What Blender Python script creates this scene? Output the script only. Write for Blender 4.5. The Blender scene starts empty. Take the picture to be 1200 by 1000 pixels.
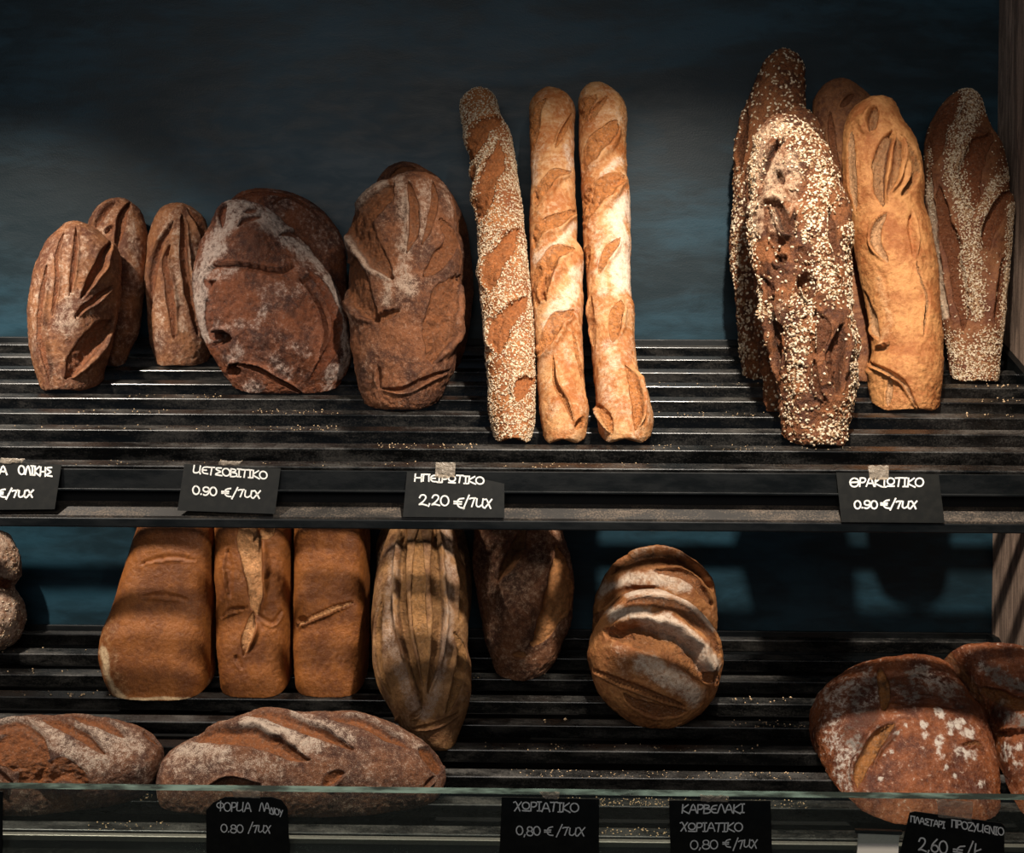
import bpy, math
import numpy as np
from mathutils import Matrix, Vector

scene = bpy.context.scene
COL = scene.collection
rng = np.random.default_rng(7)

# ------------------------------------------------------------------ camera
FPX, W, H = 1450.0, 1200.0, 1000.0
CAM = np.array([0.03, -1.85, 1.60])
PITCH, YAW, ROLL = math.radians(1.0), math.radians(1.1), math.radians(0.30)
fwd = np.array([-math.sin(YAW) * math.cos(PITCH), math.cos(YAW) * math.cos(PITCH), -math.sin(PITCH)])
right0 = np.array([math.cos(YAW), math.sin(YAW), 0.0])
up0 = np.cross(right0, fwd)
RIGHT = math.cos(ROLL) * right0 + math.sin(ROLL) * up0
UP = math.cos(ROLL) * up0 - math.sin(ROLL) * right0
cam_data = bpy.data.cameras.new('camera')
cam = bpy.data.objects.new('camera', cam_data)
COL.objects.link(cam)
cam.matrix_world = Matrix(((RIGHT[0], UP[0], -fwd[0], CAM[0]), (RIGHT[1], UP[1], -fwd[1], CAM[1]),
                           (RIGHT[2], UP[2], -fwd[2], CAM[2]), (0, 0, 0, 1)))
cam_data.sensor_fit = 'HORIZONTAL'
cam_data.sensor_width = 36.0
cam_data.lens = 36.0 * FPX / W
cam_data.clip_start = 0.05
cam_data.dof.use_dof = True
cam_data.dof.focus_distance = 1.56
cam_data.dof.aperture_fstop = 11.0
scene.camera = cam

# ------------------------------------------------------------------ light
world = bpy.data.worlds.new('shop_interior')
scene.world = world
world.use_nodes = True
world.node_tree.nodes['Background'].inputs[0].default_value = (0.55, 0.75, 1.0, 1)
world.node_tree.nodes['Background'].inputs[1].default_value = 0.06

def spot(name, loc, target, power, color, angle, blend=0.5, radius=0.03):
    d = bpy.data.lights.new(name, 'SPOT')
    d.energy = power; d.color = color; d.spot_size = math.radians(angle); d.spot_blend = blend
    d.shadow_soft_size = radius
    o = bpy.data.objects.new(name, d); COL.objects.link(o)
    o.location = loc
    o.rotation_euler = (Vector(target) - Vector(loc)).to_track_quat('-Z', 'Y').to_euler()
    return o
WARM = (1.0, 0.90, 0.78)
spot('ceiling_spotlight', (0.26, -0.98, 2.50), (0.25, -0.30, 1.48), 122, WARM, 66, 0.85, 0.024)
spot('ceiling_spotlight', (-0.95, -0.85, 2.48), (-0.80, -0.28, 1.48), 128, WARM, 66, 0.85, 0.024)
ld = bpy.data.lights.new('front_fill_light', 'AREA')  # added soft fill from the front, standing in for the shop's ambient light
ld.shape = 'RECTANGLE'; ld.size = 1.8; ld.size_y = 0.8; ld.energy = 12; ld.color = (1.0, 0.93, 0.86)
lo = bpy.data.objects.new('front_fill_light', ld); COL.objects.link(lo)
lo.location = (-0.4, -2.9, 2.35)
lo.rotation_euler = (Vector((-0.1, 0, 1.3)) - Vector(lo.location)).to_track_quat('-Z', 'Y').to_euler()

scene.view_settings.view_transform = 'Standard'
scene.view_settings.look = 'None'
scene.view_settings.gamma = 1.0
scene.view_settings.use_curve_mapping = False
scene.view_settings.exposure = 0.0

# ------------------------------------------------------------------ projection helpers
def rays(px, py):
    px = np.asarray(px, float); py = np.asarray(py, float)
    return fwd + ((px - W / 2) / FPX)[..., None] * RIGHT - ((py - H / 2) / FPX)[..., None] * UP

def at(px, py, Y):
    """point of the place seen at a pixel, on the vertical plane at depth Y"""
    r = rays(px, py)
    t = (np.asarray(Y, float) - CAM[1]) / r[..., 1]
    return CAM + r * t[..., None]

def proj(P):
    d = P - CAM
    z = d @ fwd
    return W / 2 + FPX * (d @ RIGHT) / z, H / 2 - FPX * (d @ UP) / z

# ------------------------------------------------------------------ shelf planes (slats slope down to the front)
DEPTH = 0.40
class Shelf:
    def __init__(s, py_front, py_back):
        s.zf = at(600.0, py_front, -DEPTH)[2]; s.zb = at(600.0, py_back, 0.0)[2]
        s.slope = (s.zb - s.zf) / DEPTH; s.ang = math.atan(s.slope)
    def z(s, y): return s.zb + s.slope * np.asarray(y)
    def hit(s, px, py):
        r = rays(px, py)
        t = (s.zb + s.slope * CAM[1] - CAM[2]) / (r[..., 2] - s.slope * r[..., 1])
        return CAM + r * t[..., None]
UPPER = Shelf(549.0, 402.0)
LOWER = Shelf(980.0, 741.0)
XWALL = float(at(1168.0, 250.0, 0.0)[0])
XLEFT = -0.95

# ------------------------------------------------------------------ noise (numpy)
_perm = np.random.default_rng(3).permutation(256)
_perm = np.concatenate([_perm, _perm, _perm])
_g = np.random.default_rng(5).normal(size=(256, 3)); _g /= np.linalg.norm(_g, axis=1)[:, None]
def pnoise(P):
    i = np.floor(P).astype(int); f = P - i; i &= 255
    u = f * f * f * (f * (f * 6 - 15) + 10)
    out = 0
    for dx in (0, 1):
        for dy in (0, 1):
            for dz in (0, 1):
                h = _perm[_perm[_perm[(i[:, 0] + dx) & 255] + ((i[:, 1] + dy) & 255)] + ((i[:, 2] + dz) & 255)]
                g = _g[h]
                dot = g[:, 0] * (f[:, 0] - dx) + g[:, 1] * (f[:, 1] - dy) + g[:, 2] * (f[:, 2] - dz)
                w = (u[:, 0] if dx else 1 - u[:, 0]) * (u[:, 1] if dy else 1 - u[:, 1]) * (u[:, 2] if dz else 1 - u[:, 2])
                out = out + w * dot
    return out * 1.5
def fbm(P, octv=3):
    o = 0; a = 1.0
    for k in range(octv):
        o = o + a * pnoise(P * (2 ** k) + 17.3 * k); a *= 0.5
    return o
def sstep(a, b, x):
    t = np.clip((x - a) / (b - a), 0, 1); return t * t * (3 - 2 * t)

def herm(x, xs, ys):
    xs = np.asarray(xs, float); ys = np.asarray(ys, float)
    h = np.diff(xs); d = np.diff(ys) / h
    m = np.empty_like(ys); m[0] = d[0]; m[-1] = d[-1]
    for k in range(1, len(ys) - 1):
        m[k] = 0 if d[k - 1] * d[k] <= 0 else 2 * d[k - 1] * d[k] / (d[k - 1] + d[k])
    k = np.clip(np.searchsorted(xs, x) - 1, 0, len(xs) - 2)
    t = (x - xs[k]) / h[k]
    return ((2*t**3 - 3*t**2 + 1) * ys[k] + (t**3 - 2*t**2 + t) * h[k] * m[k]
            + (-2*t**3 + 3*t**2) * ys[k+1] + (t**3 - t**2) * h[k] * m[k+1])

def smooth_line(pts, n=24):
    pts = np.asarray(pts, float)
    if len(pts) == 1: pts = np.vstack([pts, pts + [0.5, 0.5]])
    L = np.concatenate([[0], np.cumsum(np.linalg.norm(np.diff(pts, axis=0), axis=1))])
    P = np.vstack([2 * pts[0] - pts[1], pts, 2 * pts[-1] - pts[-2]])
    u = np.linspace(0, L[-1], n); out = []
    for x in u:
        k = min(max(np.searchsorted(L, x) - 1, 0), len(pts) - 2); t = (x - L[k]) / max(L[k+1] - L[k], 1e-9)
        a, b, c, d = P[k], P[k+1], P[k+2], P[k+3]
        out.append(0.5 * (2*b + (c-a)*t + (2*a-5*b+4*c-d)*t*t + (3*b-a-3*c+d)*t**3))
    return np.array(out)

def line_dist(Q, pts):
    """signed distance to a curve (positive to the left when it runs down the page), and position 0..1 along it"""
    L = smooth_line(pts, 24)
    best = np.full(len(Q), 1e9); s = np.zeros(len(Q)); a = np.zeros(len(Q))
    n = len(L) - 1
    for k in range(n):
        p, q = L[k], L[k + 1]; d = q - p; l2 = max(d @ d, 1e-9)
        t = np.clip(((Q - p) @ d) / l2, 0, 1)
        v = Q - p - t[:, None] * d
        dd = np.hypot(v[:, 0], v[:, 1])
        sg = np.where(d[0] * (Q[:, 1] - p[1]) - d[1] * (Q[:, 0] - p[0]) >= 0, 1.0, -1.0)
        m = dd < best
        best[m] = dd[m]; s[m] = (sg * dd)[m]; a[m] = ((k + t) / n)[m]
    return s, a

# ------------------------------------------------------------------ mesh helpers
def link(o, parent=None):
    COL.objects.link(o)
    if parent is not None: o.parent = parent
    return o
def tag(o, label=None, category=None, group=None, kind=None):
    for k, v in (('label', label), ('category', category), ('group', group), ('kind', kind)):
        if v: o[k] = v
    return o
def empty(name, loc=(0, 0, 0)):
    o = bpy.data.objects.new(name, None); o.location = loc; o.empty_display_size = 0.02
    return link(o)
def mesh_obj(name, verts, faces, mat, parent=None, origin=(0, 0, 0), smooth=False, slots=None, fmat=None):
    me = bpy.data.meshes.new(name)
    v = np.asarray(verts, float) - np.asarray(origin, float)
    me.from_pydata(v.tolist(), [], [tuple(map(int, f)) for f in faces])
    for m in (slots or [mat]): me.materials.append(m)
    if fmat is not None: me.polygons.foreach_set('material_index', np.asarray(fmat, dtype=np.int32))
    if smooth: me.polygons.foreach_set('use_smooth', np.ones(len(me.polygons), dtype=bool))
    me.update()
    o = bpy.data.objects.new(name, me)
    if parent is None: o.location = origin
    return link(o, parent)
def extrude_x(prof, x0, x1):
    """closed (y,z) outline pulled along x"""
    n = len(prof)
    v = [(x0, y, z) for y, z in prof] + [(x1, y, z) for y, z in prof]
    f = [(i, (i + 1) % n, n + (i + 1) % n, n + i) for i in range(n)]
    f += [tuple(range(n - 1, -1, -1)), tuple(range(n, 2 * n))]
    return v, f
def rounded_rect(cy, cz, w, h, ang, r, seg=3):
    pts = []
    for sx, sy, a0 in ((1, 1, 0), (-1, 1, 90), (-1, -1, 180), (1, -1, 270)):
        for k in range(seg + 1):
            a = math.radians(a0 + 90 * k / seg)
            pts.append((sx * (w / 2 - r) + r * math.cos(a), sy * (h / 2 - r) + r * math.sin(a)))
    c, s = math.cos(ang), math.sin(ang)
    return [(cy + c * a - s * b, cz + s * a + c * b) for a, b in pts]

# ------------------------------------------------------------------ materials
def hexc(h):
    h = h.lstrip('#'); c = [int(h[i:i + 2], 16) / 255 for i in (0, 2, 4)]
    return tuple((x / 12.92 if x <= 0.04045 else ((x + 0.055) / 1.055) ** 2.4) for x in c) + (1.0,)
class NT:
    def __init__(s, name):
        s.m = bpy.data.materials.new(name); s.m.use_nodes = True
        s.t = s.m.node_tree; s.b = s.t.nodes['Principled BSDF']; s.out = s.t.nodes['Material Output']
    def n(s, typ, **kw):
        x = s.t.nodes.new(typ)
        for k, v in kw.items(): setattr(x, k, v)
        return x
    def l(s, a, b): s.t.links.new(a, b)
    def noise(s, vec, scale, detail=3, rough=0.55, dist=0.0):
        x = s.n('ShaderNodeTexNoise'); x.inputs['Scale'].default_value = scale
        x.inputs['Detail'].default_value = detail; x.inputs['Roughness'].default_value = rough
        x.inputs['Distortion'].default_value = dist
        if vec is not None: s.l(vec, x.inputs['Vector'])
        return x.outputs['Fac']
    def math(s, op, a, b=None, clamp=False):
        x = s.n('ShaderNodeMath', operation=op, use_clamp=clamp)
        for i, v in enumerate((a, b)):
            if v is None: continue
            if hasattr(v, 'links'): s.l(v, x.inputs[i])
            else: x.inputs[i].default_value = v
        return x.outputs[0]
    def mapr(s, v, a, b, c=0.0, d=1.0):
        x = s.n('ShaderNodeMapRange', interpolation_type='SMOOTHSTEP')
        s.l(v, x.inputs[0])
        for i, q in enumerate((a, b, c, d)): x.inputs[i + 1].default_value = q
        return x.outputs[0]
    def mix(s, fac, a, b):
        x = s.n('ShaderNodeMix', data_type='RGBA')
        if hasattr(fac, 'links'): s.l(fac, x.inputs[0])
        else: x.inputs[0].default_value = fac
        for i, v in ((6, a), (7, b)):
            if hasattr(v, 'links'): s.l(v, x.inputs[i])
            else: x.inputs[i].default_value = v
        return x.outputs[2]
    def bump(s, h, strength, dist, prev=None):
        x = s.n('ShaderNodeBump'); x.inputs['Strength'].default_value = strength; x.inputs['Distance'].default_value = dist
        s.l(h, x.inputs['Height'])
        if prev is not None: s.l(prev, x.inputs['Normal'])
        return x.outputs[0]

def bread_material(name, dark, light, flour, crumb, burnt='#2A120A', grain=1.0, rough=0.62, flour_hard=1.0, bumpy=1.0):
    k = NT(name)
    tc = k.n('ShaderNodeTexCoord'); oi = k.n('ShaderNodeObjectInfo')
    sc = k.math('MULTIPLY', oi.outputs['Random'], 9.0)
    va = k.n('ShaderNodeVectorMath', operation='ADD'); k.l(tc.outputs['Object'], va.inputs[0]); k.l(sc, va.inputs[1])
    v = va.outputs[0]
    at_ = k.n('ShaderNodeAttribute'); at_.attribute_name = 'crust_mask'
    sep = k.n('ShaderNodeSeparateColor'); k.l(at_.outputs['Color'], sep.inputs[0])
    big = k.noise(v, 26, 4, 0.6); mid = k.noise(v, 150, 5, 0.68); fine = k.noise(v, 700, 3, 0.7)
    a = k.math('ADD', k.math('MULTIPLY', big, 0.6), k.math('MULTIPLY', mid, 0.4))
    col = k.mix(k.mapr(a, 0.38, 0.62), hexc(dark), hexc(light))
    fi = k.mapr(fine, 0.56, 0.72)
    col = k.mix(k.math('MULTIPLY', fi, 0.5 * grain), col, hexc(burnt))
    col = k.mix(k.math('MULTIPLY', k.mapr(fine, 0.46, 0.30), 0.30 * grain), col, hexc(flour))
    fl = k.math('ADD', sep.outputs[0], k.math('ADD', k.math('MULTIPLY', k.math('SUBTRACT', mid, 0.5), 2.3 * flour_hard),
                                               k.math('MULTIPLY', k.math('SUBTRACT', fine, 0.5), 1.9 * grain)))
    fl = k.math('MULTIPLY', k.mapr(fl, 0.28, 1.10), 0.95)
    cr = k.mapr(k.math('ADD', sep.outputs[1], k.math('MULTIPLY', k.math('SUBTRACT', mid, 0.5), 0.7)), 0.30, 0.70)
    tear = k.noise(v, 330, 3, 0.7, 0.6)
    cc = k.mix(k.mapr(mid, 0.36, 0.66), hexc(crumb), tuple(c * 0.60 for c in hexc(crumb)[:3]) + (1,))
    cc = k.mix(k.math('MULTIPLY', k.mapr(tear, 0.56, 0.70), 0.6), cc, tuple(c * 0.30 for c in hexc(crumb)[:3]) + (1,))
    cc = k.mix(k.math('MULTIPLY', k.mapr(tear, 0.46, 0.34), 0.22), cc, hexc(flour))
    col = k.mix(fl, col, hexc(flour))
    col = k.mix(k.math('MULTIPLY', cr, 0.88), col, cc)
    dk = k.mapr(k.math('ADD', sep.outputs[2], k.math('MULTIPLY', k.math('SUBTRACT', mid, 0.5), 0.8)), 0.25, 0.9)
    col = k.mix(k.math('MULTIPLY', dk, 0.85), col, hexc(burnt))
    k.l(col, k.b.inputs['Base Color'])
    k.l(k.mapr(fl, 0, 1, rough, 0.9), k.b.inputs['Roughness'])
    k.b.inputs['Specular IOR Level'].default_value = 0.35
    b1 = k.bump(mid, 0.75 * bumpy, 0.004)
    b2 = k.bump(fine, 0.7 * grain, 0.0018, b1)
    b2 = k.bump(k.math('MULTIPLY', tear, cr), 0.7, 0.006, b2)
    k.l(b2, k.b.inputs['Normal'])
    return k.m

def plain(name, color, rough=0.5, metal=0.0, spec=0.5):
    k = NT(name)
    k.b.inputs['Base Color'].default_value = hexc(color); k.b.inputs['Roughness'].default_value = rough
    k.b.inputs['Metallic'].default_value = metal; k.b.inputs['Specular IOR Level'].default_value = spec
    return k

# dark blue painted back wall with brushed smears
k = NT('painted_wall')
tc = k.n('ShaderNodeTexCoord'); mp = k.n('ShaderNodeMapping'); mp.inputs['Scale'].default_value = (1.0, 1.0, 3.2)
mp.inputs['Rotation'].default_value = (0, math.radians(6), 0)
k.l(tc.outputs['Object'], mp.inputs[0]); v = mp.outputs[0]
n1 = k.noise(v, 2.2, 4, 0.6, 0.8); n2 = k.noise(v, 14, 5, 0.65, 0.4); n3 = k.noise(tc.outputs['Object'], 420, 2)
f = k.mapr(k.math('ADD', k.math('MULTIPLY', n1, 0.7), k.math('MULTIPLY', n2, 0.3)), 0.40, 0.62)
col = k.mix(f, hexc('#14252C'), hexc('#20404E'))
scr = k.mapr(n2, 0.66, 0.74)
col = k.mix(k.math('MULTIPLY', scr, 0.5), col, hexc('#0E181C'))
k.l(col, k.b.inputs['Base Color'])
k.l(k.mapr(n2, 0.3, 0.7, 0.36, 0.46), k.b.inputs['Roughness'])
k.b.inputs['Specular IOR Level'].default_value = 0.28
k.l(k.bump(n3, 0.12, 0.001, k.bump(n2, 0.05, 0.004)), k.b.inputs['Normal'])
M_WALL = k.m
# weathered wooden side panel
k = NT('side_wood')
tc = k.n('ShaderNodeTexCoord'); mp = k.n('ShaderNodeMapping'); mp.inputs['Scale'].default_value = (1, 9, 0.9)
k.l(tc.outputs['Object'], mp.inputs[0])
w1 = k.noise(mp.outputs[0], 9, 5, 0.65, 1.2); w2 = k.noise(tc.outputs['Object'], 260, 3)
col = k.mix(k.mapr(w1, 0.38, 0.64), hexc('#7A6658'), hexc('#B89C88'))
col = k.mix(k.math('MULTIPLY', k.mapr(w2, 0.5, 0.7), 0.3), col, hexc('#2C211B'))
k.l(col, k.b.inputs['Base Color']); k.b.inputs['Roughness'].default_value = 0.7
k.l(k.bump(w1, 0.25, 0.003), k.b.inputs['Normal'])
M_WOOD = k.m
# black lacquered slats, dusty with flour
def black_metal(name, base, dust, amount, rough=0.28, spec=0.85):
    k = NT(name)
    tc = k.n('ShaderNodeTexCoord'); mp = k.n('ShaderNodeMapping'); mp.inputs['Scale'].default_value = (0.35, 1, 1)
    k.l(tc.outputs['Object'], mp.inputs[0])
    a = k.noise(mp.outputs[0], 34, 5, 0.7); b = k.noise(tc.outputs['Object'], 520, 3, 0.7)
    f = k.math('MULTIPLY', k.mapr(k.math('ADD', k.math('MULTIPLY', a, 0.55), k.math('MULTIPLY', b, 0.45)), 0.46, 0.66), amount)
    k.l(k.mix(f, hexc(base), hexc(dust)), k.b.inputs['Base Color'])
    k.l(k.mapr(a, 0.35, 0.65, rough, rough + 0.22), k.b.inputs['Roughness'])
    k.b.inputs['Specular IOR Level'].default_value = spec
    k.l(k.bump(b, 0.15, 0.0006), k.b.inputs['Normal'])
    return k.m
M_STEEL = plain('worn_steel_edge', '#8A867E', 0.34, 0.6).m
M_SLAT = black_metal('black_slat_metal', '#0A0B0B', '#8A847C', 0.26, 0.22)
M_FRAME = black_metal('black_frame_metal', '#06090A', '#1C1E1E', 0.15, 0.30, 0.35)
M_RAIL = black_metal('dusty_rail_metal', '#1E1A16', '#7A6A5A', 0.7, 0.5, 0.4)
M_BASE = plain('black_cabinet', '#040404', 0.6, 0.0, 0.2).m
M_CARD = NT('black_card')
tc = M_CARD.n('ShaderNodeTexCoord'); nn = M_CARD.noise(tc.outputs['Object'], 90, 4)
M_CARD.l(M_CARD.mix(M_CARD.mapr(nn, 0.4, 0.65), hexc('#0D0E0C'), hexc('#161613')), M_CARD.b.inputs['Base Color'])
M_CARD.b.inputs['Roughness'].default_value = 0.5; M_CARD.b.inputs['Specular IOR Level'].default_value = 0.3
M_CARD = M_CARD.m
M_INK = plain('white_chalk_ink', '#F6F3EC', 0.7).m
k = NT('clear_tape')
tr = k.n('ShaderNodeBsdfTransparent'); tr.inputs[0].default_value = (0.9, 0.86, 0.8, 1)
mx = k.n('ShaderNodeMixShader'); mx.inputs[0].default_value = 0.30
tc = k.n('ShaderNodeTexCoord')
k.b.inputs['Base Color'].default_value = hexc('#C9BBAA'); k.b.inputs['Roughness'].default_value = 0.22
k.l(k.bump(k.noise(tc.outputs['Object'], 160, 3), 0.9, 0.004), k.b.inputs['Normal'])
k.l(tr.outputs[0], mx.inputs[1]); k.l(k.b.outputs[0], mx.inputs[2]); k.l(mx.outputs[0], k.out.inputs[0])
M_TAPE = k.m
k = NT('guard_glass')
tr = k.n('ShaderNodeBsdfTransparent'); tr.inputs[0].default_value = (0.90, 0.935, 0.905, 1)
gl = k.n('ShaderNodeBsdfGlossy'); gl.inputs['Roughness'].default_value = 0.03; gl.inputs[0].default_value = (0.9, 1, 0.95, 1)
lw = k.n('ShaderNodeLayerWeight'); lw.inputs[0].default_value = 0.5
fr = k.math('ADD', k.math('MULTIPLY', k.math('POWER', lw.outputs['Facing'], 5.0), 0.9), 0.04)
df = k.n('ShaderNodeBsdfDiffuse'); df.inputs[0].default_value = hexc('#8C8F86')
m1 = k.n('ShaderNodeMixShader'); k.l(fr, m1.inputs[0]); k.l(tr.outputs[0], m1.inputs[1]); k.l(gl.outputs[0], m1.inputs[2])
tc = k.n('ShaderNodeTexCoord')
dust = k.mapr(k.noise(tc.outputs['Object'], 300, 4, 0.7), 0.4, 0.75, 0.03, 0.14)
m2 = k.n('ShaderNodeMixShader'); k.l(dust, m2.inputs[0]); k.l(m1.outputs[0], m2.inputs[1]); k.l(df.outputs[0], m2.inputs[2])
k.l(m2.outputs[0], k.out.inputs[0])
M_GLASS = k.m
k = plain('glass_edge', '#7FA090', 0.18, 0.0, 0.7)
tc = k.n('ShaderNodeTexCoord'); mp = k.n('ShaderNodeMapping'); mp.inputs['Scale'].default_value = (0.3, 1, 1)
k.l(tc.outputs['Object'], mp.inputs[0])
k.l(k.mix(k.mapr(k.noise(mp.outputs[0], 60, 4), 0.4, 0.65), hexc('#262D29'), hexc('#5E6F66')), k.b.inputs['Base Color'])
M_EDGE = k.m
M_SEED = NT('sesame_seed'); oi = M_SEED.n('ShaderNodeTexCoord')
M_SEED.l(M_SEED.mix(M_SEED.mapr(M_SEED.noise(oi.outputs['Object'], 260, 2), 0.4, 0.6), hexc('#A8845E'), hexc('#E0CDB0')), M_SEED.b.inputs['Base Color'])
M_SEED.b.inputs['Roughness'].default_value = 0.5
M_SEED = M_SEED.m
M_FLAKE = NT('cereal_flakes'); oi = M_FLAKE.n('ShaderNodeTexCoord')
M_FLAKE.l(M_FLAKE.mix(M_FLAKE.mapr(M_FLAKE.noise(oi.outputs['Object'], 200, 2), 0.4, 0.6), hexc('#94724E'), hexc('#DECBAE')), M_FLAKE.b.inputs['Base Color'])
M_FLAKE.b.inputs['Roughness'].default_value = 0.55
M_FLAKE = M_FLAKE.m
M_CRUMB = plain('bread_crumb', '#D8B890', 0.8).m

# ------------------------------------------------------------------ the setting
zlo, zhi = 0.70, 2.75
v, f = extrude_x([(0, zlo), (0.03, zlo), (0.03, zhi), (0, zhi)], XLEFT - 0.6, XWALL + 0.04)
tag(mesh_obj('wall_back', v, f, M_WALL, origin=(0, 0, zlo)), kind='structure')
v, f = extrude_x([(-0.62, zlo), (0, zlo), (0, zhi), (-0.62, zhi)], XWALL, XWALL + 0.04)
tag(mesh_obj('wall_right', v, f, M_WOOD, origin=(XWALL, 0, zlo)), kind='structure')

def rack(shelf, label, name='slatted_shelf', backing=False):
    root = empty(name, (0, -DEPTH, float(shelf.zf)))
    tag(root, label, 'shelf', 'slatted bread shelves')
    org = (0, -DEPTH, float(shelf.zf))
    x0, x1 = XLEFT - 0.4, XWALL - 0.002
    n = (-math.sin(shelf.ang), math.cos(shelf.ang))
    for i in range(9):
        y = -0.008 - (DEPTH - 0.016) * i / 8
        h = 0.020
        cy, cz = y - n[0] * h / 2, float(shelf.z(y)) - n[1] * h / 2
        v, f = extrude_x(rounded_rect(cy, cz, 0.0165, h, shelf.ang, 0.0016), x0, x1)
        mesh_obj('slat', v, f, M_SLAT, root, org)
    zf = float(shelf.zf); yf = -DEPTH
    v, f = extrude_x(rounded_rect(yf - 0.003, zf - 0.0155, 0.004, 0.024, 0, 0.001), x0, x1)
    mesh_obj('front_panel', v, f, M_FRAME, root, org)
    v, f = extrude_x(rounded_rect(yf - 0.006, zf - 0.0275, 0.012, 0.003, 0, 0.001), x0, x1)
    mesh_obj('panel_lip', v, f, M_FRAME, root, org)
    v, f = extrude_x([(yf + 0.004, zf - 0.042), (yf - 0.014, zf - 0.0575), (yf - 0.014, zf - 0.0605), (yf + 0.004, zf - 0.046)], x0, x1)
    mesh_obj('price_rail', v, f, M_RAIL, root, org)
    v, f = extrude_x(rounded_rect(yf - 0.0115, zf - 0.0655, 0.009, 0.011, 0, 0.0015), x0, x1)
    mesh_obj('bottom_flange', v, f, M_FRAME, root, org)
    v, f = extrude_x(rounded_rect(yf + 0.006, zf - 0.045, 0.004, 0.045, 0, 0.001), x0, x1)
    mesh_obj('inner_panel', v, f, M_BASE, root, org)
    v, f = extrude_x(rounded_rect(-0.004, float(shelf.zb) - 0.012, 0.006, 0.036, 0, 0.0015), x0, x1)
    mesh_obj('back_rail', v, f, M_FRAME, root, org)
    if backing:
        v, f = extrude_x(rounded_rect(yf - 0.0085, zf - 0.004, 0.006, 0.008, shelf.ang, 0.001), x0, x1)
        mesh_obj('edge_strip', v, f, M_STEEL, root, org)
        v, f = extrude_x([(-0.004, float(shelf.zb) - 0.040), (-DEPTH + 0.012, zf - 0.040), (-DEPTH + 0.012, zf - 0.044), (-0.004, float(shelf.zb) - 0.044)], x0, x1)
        mesh_obj('gap_backing', v, f, M_BASE, root, org)  # black sheet added under the slats so the gaps look dark
    # end bearer carrying the slats, along the wooden wall
    pr = [(-0.001, float(shelf.zb) + 0.004), (-0.03, float(shelf.zb) + 0.004), (-DEPTH, zf - 0.004), (-DEPTH, zf - 0.06), (-0.001, float(shelf.zb) - 0.06)]
    v, f = extrude_x(pr, XWALL - 0.010, XWALL - 0.0005)
    mesh_obj('end_bearer', v, f, M_FRAME, root, org)
    return root
rack(UPPER, 'black slatted metal shelf across the middle, under the baguettes')
rack(LOWER, 'black slatted metal shelf at the bottom, behind the glass guard', backing=True)
v, f = extrude_x([(-0.52, 0.60), (-0.004, 0.60), (-0.004, LOWER.zf - 0.10), (-0.39, LOWER.zf - 0.10), (-0.39, LOWER.zf - 0.075), (-0.52, LOWER.zf - 0.075)], XLEFT - 0.4, XWALL)
tag(mesh_obj('trim_1', v, f, M_BASE, origin=(0, -0.4, 0.6)), kind='structure')

# glass guard: stands square to the slats, so it leans out at the top
tl, tn = np.array([0, math.cos(LOWER.ang), math.sin(LOWER.ang)]), np.array([0, -math.sin(LOWER.ang), math.cos(LOWER.ang)])
G0 = np.array([0.0, -DEPTH - 0.018, float(LOWER.zf) - 0.022])
lo_, hi_ = 0.0, 0.3
for _ in range(40):
    md = (lo_ + hi_) / 2
    if proj((G0 + tn * md)[None])[1][0] > 931: lo_ = md
    else: hi_ = md
GLEN = lo_
def guard_pt(px, py, lift=0.0):
    """point on the outer face of the glass guard"""
    r = rays(np.asarray(px, float), np.asarray(py, float)); o = G0 - tl * (0.0 + lift)
    t = ((o - CAM) @ tl) / (r @ tl)
    return CAM + r * t[..., None]
g = empty('glass_guard', (0, float(G0[1]), float(G0[2])))
tag(g, 'low clear glass guard along the front of the bottom shelf', 'glass')
TH = 0.010
q = [G0, G0 + tl * TH, G0 + tl * TH + tn * GLEN, G0 + tn * GLEN]
v, f = extrude_x([(p[1], p[2]) for p in q], XLEFT - 0.4, XWALL - 0.004)
mesh_obj('pane', v, f, M_GLASS, g, tuple(g.location), slots=[M_GLASS, M_EDGE], fmat=[0, 0, 1, 0, 1, 1])

# ------------------------------------------------------------------ loaves
def C(pts, w, d=5.0, lip=1.5, side=1, crumb=1.0, rough=1.0, dark=0.35, tp=0.5):   # a score: opened crust, raised lip on one side
    return ('cut', pts, w, d, lip, side, crumb, rough, dark, tp)
def FL(pts, w, s=0.6): return ('flour', pts, w, s)
def DK(pts, w, s=0.7): return ('dark', pts, w, s)
def CR(pts, w, s=1.0): return ('crumb', pts, w, s)
def RG(pts, w, h): return ('ridge', pts, w, h)
def SD(pts, w, s=1.0): return ('seed', pts, w, s)

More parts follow.
